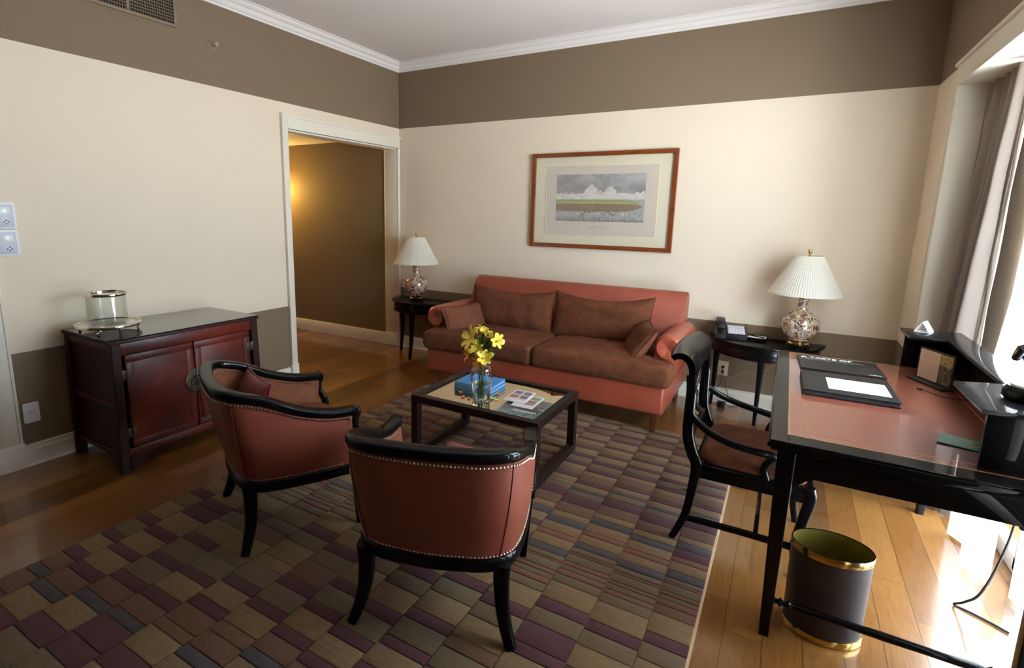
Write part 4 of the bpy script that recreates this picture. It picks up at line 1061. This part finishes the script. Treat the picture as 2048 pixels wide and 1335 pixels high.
prism(b, apron_prof(ay0, ay1), 'x', ax0, ax0+.018, .001); prism(b, apron_prof(ay0, ay1), 'x', ax1-.018, ax1, .001)
obj('apron', b, m_black, desk)
for x in (ax0+.022, ax1-.022):
    for y in (ay0+.022, ay1-.022):
        b = B(); sweep(b, [(x, y, dz-.036), (x, y, .56), (x+(-.006 if x > 3.8 else .003), y, 0)], [rrect(.052, .052, .004), rrect(.050, .050, .004), rrect(.030, .030, .003)], up=(0, 1, 0)); obj('leg', b, m_black, desk)
for y in (ay0+.022, ay1-.022):
    xa, xb = ax0+.035, ax1-.035; L = xb-xa
    prof = [(0, 0), (.008, 0), (.014, .006), (.008, .012), (.008, .018), (.016, .026), (.008, .034), (.009, .040), (.017, .050), (.010, .060), (.010, .064), (.013, .075), (.012, .2), (.0135, L/2)]
    prof = prof+[(r, L-z) for r, z in prof[::-1]][1:]
    bm = lathe(B(), prof, 18); bmesh.ops.transform(bm, matrix=Matrix.Translation((xa, y, .135)) @ Matrix.Rotation(pi/2, 4, 'Y'), verts=bm.verts)
    obj('stretcher', bm, m_black, desk)
# raised gallery at the window side
hz = .902
def gall(out, z0, z1, bev=0): bb = B(); prism(bb, out, 'z', z0, z1, bev); return bb
b = B()
z0g, z1g = dz+.0005, hz-.016
box(b, 4.004, 4.205, -2.440, -2.424, z0g, z1g, .001); obj('gallery_end_panel', b, m_black, desk)
b = B(); box(b, 4.004, 4.205, -1.171, -1.155, z0g, z1g, .001); obj('gallery_end_panel', b, m_black, desk)
b = B(); box(b, 4.190, 4.205, -2.424, -1.171, z0g, z1g, .001); obj('gallery_back_panel', b, m_black, desk)
o_top = [(3.985, -2.455), (3.985, -2.150), (4.118, -2.098), (4.118, -1.380), (3.985, -1.372), (3.985, -1.140), (4.213, -1.140), (4.213, -2.455)]
b = B(); prism(b, o_top, 'z', hz-.016, hz, .004); obj('gallery_top', b, m_black, desk)
DZ = dz+.0008
def folder(cxy, w, h, t, rz, label):
    f = thing('folder', label, 'folder', (cxy[0], cxy[1], DZ), rz)
    b = B(); box(b, -w/2, w/2, -h/2, h/2, 0, .004, .001, 1); box(b, -w/2, w/2, -h/2, h/2, t-.004, t, .001, 1); box(b, -w/2, w/2, h/2-.006, h/2, .003, t-.003); obj('cover', b, m_blackm, f)
    obj('pages', box(B(), -w/2+.004, w/2-.004, -h/2+.004, h/2-.008, .004, t-.004), M('page_edge', (60, 58, 62), .7), f, sharp=None); return f
f1 = folder((3.742, -1.385), .325, .27, .010, radians(3), 'black menu folder with white lettering at the far end of the desk')
textmesh('A TASTE OF', .040, m_paper, 'title', f1, Matrix.Translation((-.150, .088, .0101)), bold=True)
textmesh('BUENOS AIRES FLAVOURS', .022, M('grey_lettering', (120, 116, 112), .6), 'subtitle', f1, Matrix.Translation((-.150, .058, .0101)))
textmesh('menu', .020, m_paper, 'small_mark', f1, Matrix.Translation((.100, -.125, .0101)))
f2 = folder((3.742, -1.782), .315, .318, .022, radians(1), 'thick black folder with a white sheet on its cover, nearer on the desk')
obj('cover_sheet', box(B(), -.068, .137, -.098, .078, .022, .0226), m_paper, f2, sharp=None, label='white printed sheet')
b = B()
for k in range(15): box(b, -.055, .120-.03*(k % 3 == 2), .062-.0105*k, .0632-.0105*k, .0226, .0229)
obj('printed_lines', b, M('faint_ink', (196, 198, 204), .7), f2, sharp=None)
g = thing('green_card', 'dark green card with a small gold mark by the near gallery end', 'card', (4.072, -2.235, DZ), radians(-14))
obj('card', box(B(), -.115, .0, -.055, .045, 0, .004, .001, 1), m_green, g, label='green card')
b = B(); sweep(b, cr([(-.05, .02, .0045), (-.03, .0, .0045), (-.015, .015, .0045), (-.008, -.015, .0045), (-.03, -.03, .0045)], 5), circ(.0009, 5)); obj('emblem', b, m_gold, g)
# framed brochure
br = thing('desk_brochure', 'black stand holding a brochure with a street photo on the desk', 'brochure', (4.070, -1.470, DZ), radians(-62))
def broch(u, v):
    q = noise.fractal(Vector((u*16, v*9, 7)), .9, 2, 4)
    if u < .62:
        l = 14 if (int(v*34) % 2 == 0 and .15 < v < .9 and .08 < u < .55) else 0
        return (208-l, 176-l, 150-l)
    if v > .62: return (150+60*q, 128+50*q, 74+30*q)
    return (84+90*q, 70+70*q, 56+60*q)
obj('stand', box(B(), -.098, .098, -.035, .016, 0, .008, .002, 1), m_blackm, br); 
obj('back_board', box(B(), -.095, .095, .002, .008, .007, .146, .002, 1), m_blackm, br)
obj('printed_card', painted(.172, .128, 60, 50, broch, 'xz', 0), m_printg, br, loc=(0, .0012, .076), sharp=None, label='brochure page with a street photo')
tn = thing('tent_card', 'small white folded tent card on the far end of the desk gallery', 'card', (4.062, -1.205, hz+.0008), radians(20))
b = B(); w, dp, hh = .032, .030, .048
prism(b, [(-dp, 0), (dp, 0), (.0, hh), (-.002, hh-.0)], 'x', -w, w)
bm2 = B()
for q in ([(-dp, 0), (-dp+.003, 0), (.0015, hh-.002), (0, hh)], [(dp, 0), (dp-.003, 0), (-.0015, hh-.002), (0, hh)], [(-dp, 0), (dp, 0), (dp, .002), (-dp, .002)]): prism(bm2, q, 'x', -w, w)
b.free(); obj('card', bm2, m_paper, tn, sharp=None); tn.rotation_euler[2] = radians(65)
# charging cable on desk
t = thing('charging_cable', 'black charging cable with plug lying on the desk leather', 'cable')
obj('plug', box(B(), 4.000, 4.022, -1.602, -1.590, DZ, DZ+.008, .002, 1), m_blackm, t)
cord('cable', [(4.02, -1.60, DZ+.004), (4.035, -1.625, DZ+.003), (4.06, -1.66, DZ+.003), (4.095, -1.685, DZ+.003), (4.185, -1.66, DZ+.003)], m_cord, None, parent=t, r=.002)
# horse figurine
hs = thing('horse_statue', 'dark bronze horse statue on a black base at the right photo edge', 'statue', (4.140, -2.295, hz+.0008))
b = B(); lathe(b, [(0, 0), (.070, 0), (.078, .010), (.078, .028), (.068, .042), (0, .042)], 36, sx=1.0, sy=.8); obj('base', b, m_black, hs)
obj('plinth', lathe(B(), [(0, .042), (.062, .042), (.062, .048), (0, .048)], 30, sx=1.0, sy=.8), m_paper, hs)
def skin(verts, edges, radii, parent, name, mat):
    me = bpy.data.meshes.new(name); me.from_pydata(verts, edges, []); me.materials.append(mat); o = bpy.data.objects.new(name, me); COL.objects.link(o); o.parent = parent
    md = o.modifiers.new('skin', 'SKIN'); md.use_smooth_shade = True
    for i, r in enumerate(radii): me.skin_vertices[0].data[i].radius = (r[0], r[1]) if isinstance(r, tuple) else (r, r)
    me.skin_vertices[0].data[0].use_root = True
    s = o.modifiers.new('sub', 'SUBSURF'); s.levels = s.render_levels = 2; return o
HV = [(.035, 0, .115), (.00, 0, .118), (-.028, 0, .122), (-.040, 0, .142), (-.044, 0, .158), (-.052, 0, .150), (-.062, 0, .128), (-.066, 0, .114), (-.040, 0, .170),
      (-.026, .012, .095), (-.030, .013, .070), (-.026, .013, .049), (-.026, -.012, .095), (-.034, -.013, .070), (-.026, -.013, .049), (.038, .012, .092), (.046, .013, .072), (.040, .013, .049), (.038, -.012, .092), (.046, -.013, .072), (.040, -.013, .049), (.052, 0, .112), (.060, 0, .085)]
HE = [(0, 1), (1, 2), (2, 3), (3, 4), (4, 5), (5, 6), (6, 7), (4, 8), (2, 9), (9, 10), (10, 11), (2, 12), (12, 13), (13, 14), (0, 15), (15, 16), (16, 17), (0, 18), (18, 19), (19, 20), (0, 21), (21, 22)]
HR = [.022, .021, .022, .018, .016, .017, .012, .010, .005, .008, .005, .005, .008, .005, .005, .010, .005, .005, .010, .005, .005, .006, .004]
skin([tuple(v) for v in HV], HE, HR, hs, 'horse', m_bronze)
# cord at the sheer hem
cord('floor_cord', [(4.215, -2.12, .60), (4.205, -2.10, .35), (4.185, -2.05, .14), (4.165, -1.99, .05), (4.150, -1.95, .006), (4.19, -1.97, .005), (4.24, -2.0, .005), (4.28, -2.03, .005)], m_cord, 'black cord hanging behind the desk and curling on the floor by the sheer', 'cord', .004)

# ------------------------------------------------------------------ desk chair
dc = thing('desk_chair', 'black lacquered regency desk chair with brown seat pushed under the desk', 'chair')
yn, yf = -2.085, -1.622
def ycurve(y, z=0): # shallow concave back
    t = (y-(yn+yf)/2)/((yf-yn)/2); return -.018*(1-t*t)
prof = [(3.187, .735), (3.186, .775), (3.180, .805), (3.165, .830), (3.140, .842), (3.117, .838), (3.104, .826)]
P = cr([(x, 0, z) for x, z in prof], 5)
b = B(); ny = 14; g = []
for k in range(ny+1):
    y = lerp(yn-.022, yf+.022, k/ny); dxk = ycurve(y); top = []; bot = []
    for i, p in enumerate(P):
        T = (P[min(i+1, len(P)-1)]-P[max(i-1, 0)]).normalized(); n = Vector((T.z, 0, -T.x)); h = .011+.003*sin(pi*i/(len(P)-1))
        top.append(b.verts.new((p.x+dxk+n.x*h, y, p.z+n.z*h))); bot.append(b.verts.new((p.x+dxk-n.x*h, y, p.z-n.z*h)))
    g.append(top+bot[::-1])
n = len(g[0])
for a, c in zip(g, g[1:]):
    for i in range(n): b.faces.new((a[i], a[(i+1) % n], c[(i+1) % n], c[i]))
b.faces.new(g[0][::-1]); b.faces.new(g[-1])
obj('crest_rail', b, m_black, dc, sharp=50)
for y in (yn, yf):
    pts = cr([(3.183, y, .76), (3.190, y, .70), (3.190, y, .60), (3.194, y, .50), (3.216, y, .425), (3.238, y, .375), (3.232, y, .28), (3.212, y, .14), (3.166, y, .0145)], 6)
    w = [rrect(.030, lerp(.036, .046, min(1, i/20)) if i < 30 else lerp(.046, .026, (i-30)/(len(pts)-31)), .008) for i in range(len(pts))]
    b = B(); sweep(b, pts, w, up=(1, 0, 0.001)); obj('leg', b, m_black, dc, label='curved rear leg rising into the back post')
# pierced X splat
b = B()
for s in (1, -1):
    ya, yb = (yn+.02, yf-.02) if s > 0 else (yf-.02, yn+.02); ym = (yn+yf)/2
    pts = cr([(3.176, ya, .745), (3.172, lerp(ya, ym, .55), .70), (3.172, lerp(ya, ym, .9), .625), (3.174, lerp(ym, yb, .1), .575), (3.186, lerp(ym, yb, .5), .51), (3.200, yb, .468)], 6)
    sweep(b, pts, rrect(.026, .018, .005), up=(1, 0, 0))
sweep(b, [(3.160, (yn+yf)/2, .60), (3.190, (yn+yf)/2, .60)], rrect(.055, .055, .012), up=(0, .7, .7))
obj('back_splat', b, m_black, dc)
b = B(); sweep(b, [(3.198, yn, .455), (3.188, (yn+yf)/2, .452), (3.198, yf, .455)], rrect(.020, .045, .006)); obj('lower_back_rail', b, m_black, dc)
for y, s in ((yn, -1), (yf, 1)):
    pts = cr([(3.196, y, .600), (3.225, y+s*.012, .572), (3.28, y+s*.028, .540), (3.36, y+s*.034, .515), (3.45, y+s*.026, .500), (3.505, y+s*.010, .492), (3.520, y+s*.004, .478)], 6)
    b = B(); sweep(b, pts, [rrect(.030, .028, .011) for _ in pts])
    pts = cr([(3.518, y+s*.004, .490), (3.500, y+s*.002, .462), (3.486, y, .425), (3.496, y, .39), (3.50, y, .36)], 5)
    sweep(b, pts, rrect(.028, .030, .010), up=(0, 1, 0)); obj('arm', b, m_black, dc)
    pts = cr([(3.642, y, .385), (3.652, y, .34), (3.636, y, .24), (3.622, y, .12), (3.640, y, 0)], 6)
    b = B(); sweep(b, pts, secs_taper(.046, .026, len(pts), .25, .034, .026), up=(0, 1, 0)); obj('leg', b, m_black, dc)
    b = B(); sweep(b, [(3.216, y, .125), (3.420, y+s*-.004, .125), (3.626, y, .125)], rrect(.020, .026, .005)); obj('stretcher', b, m_black, dc)
b = B(); box(b, 3.475, 3.493, yn+.008, yf-.008, .115, .137, .003); obj('stretcher', b, m_black, dc)
b = B()
for y, s in ((yn, 1), (yf, -1)): box(b, 3.235, 3.655, min(y-s*.014, y+s*.018), max(y-s*.014, y+s*.018), .325, .388, .005)
box(b, 3.225, 3.25, yn, yf, .325, .388, .004); box(b, 3.632, 3.660, yn, yf, .325, .388, .004); obj('seat_frame', b, m_black, dc)
out = rounded_poly([(3.244, yn+.012), (3.636, yn-.008), (3.650, yf+.008), (3.244, yf-.012)], .07, 8)
b = B(); pad(b, dense([Vector(p) for p in out], .02), .375, .425, .028, .022, 2, .001, 10); obj('seat', b, m_fab, dc)

# ------------------------------------------------------------------ waste bin
bn = thing('waste_bin', 'oval dark leather waste bin with brass bands under the desk', 'bin', (3.712, -2.355, 0), radians(4))
a_, b_ = .117, .090; H = .325
def oval(z, k=1.0): return (k, z)
obj('wall', lathe(B(), [(.97, .022), (.985, .03), (1.01, H-.02), (.99, H-.02), (.965, .03)], 64, sx=a_, sy=b_), m_binl, bn)
obj('lining', lathe(B(), [(.99, H-.001), (.962, .03), (.95, .024), (0, .024)], 64, sx=a_, sy=b_), m_binin, bn, sharp=60)
obj('band', lathe(B(), [(.985, H-.024), (1.025, H-.024), (1.03, H-.020), (1.03, H-.002), (1.02, H+.001), (.985, H+.001)], 64, sx=a_, sy=b_), m_brass, bn)
obj('band', lathe(B(), [(0, .0), (.99, .0), (1.02, .004), (1.02, .022), (1.0, .026), (.96, .026)], 64, sx=a_, sy=b_), m_brass, bn)
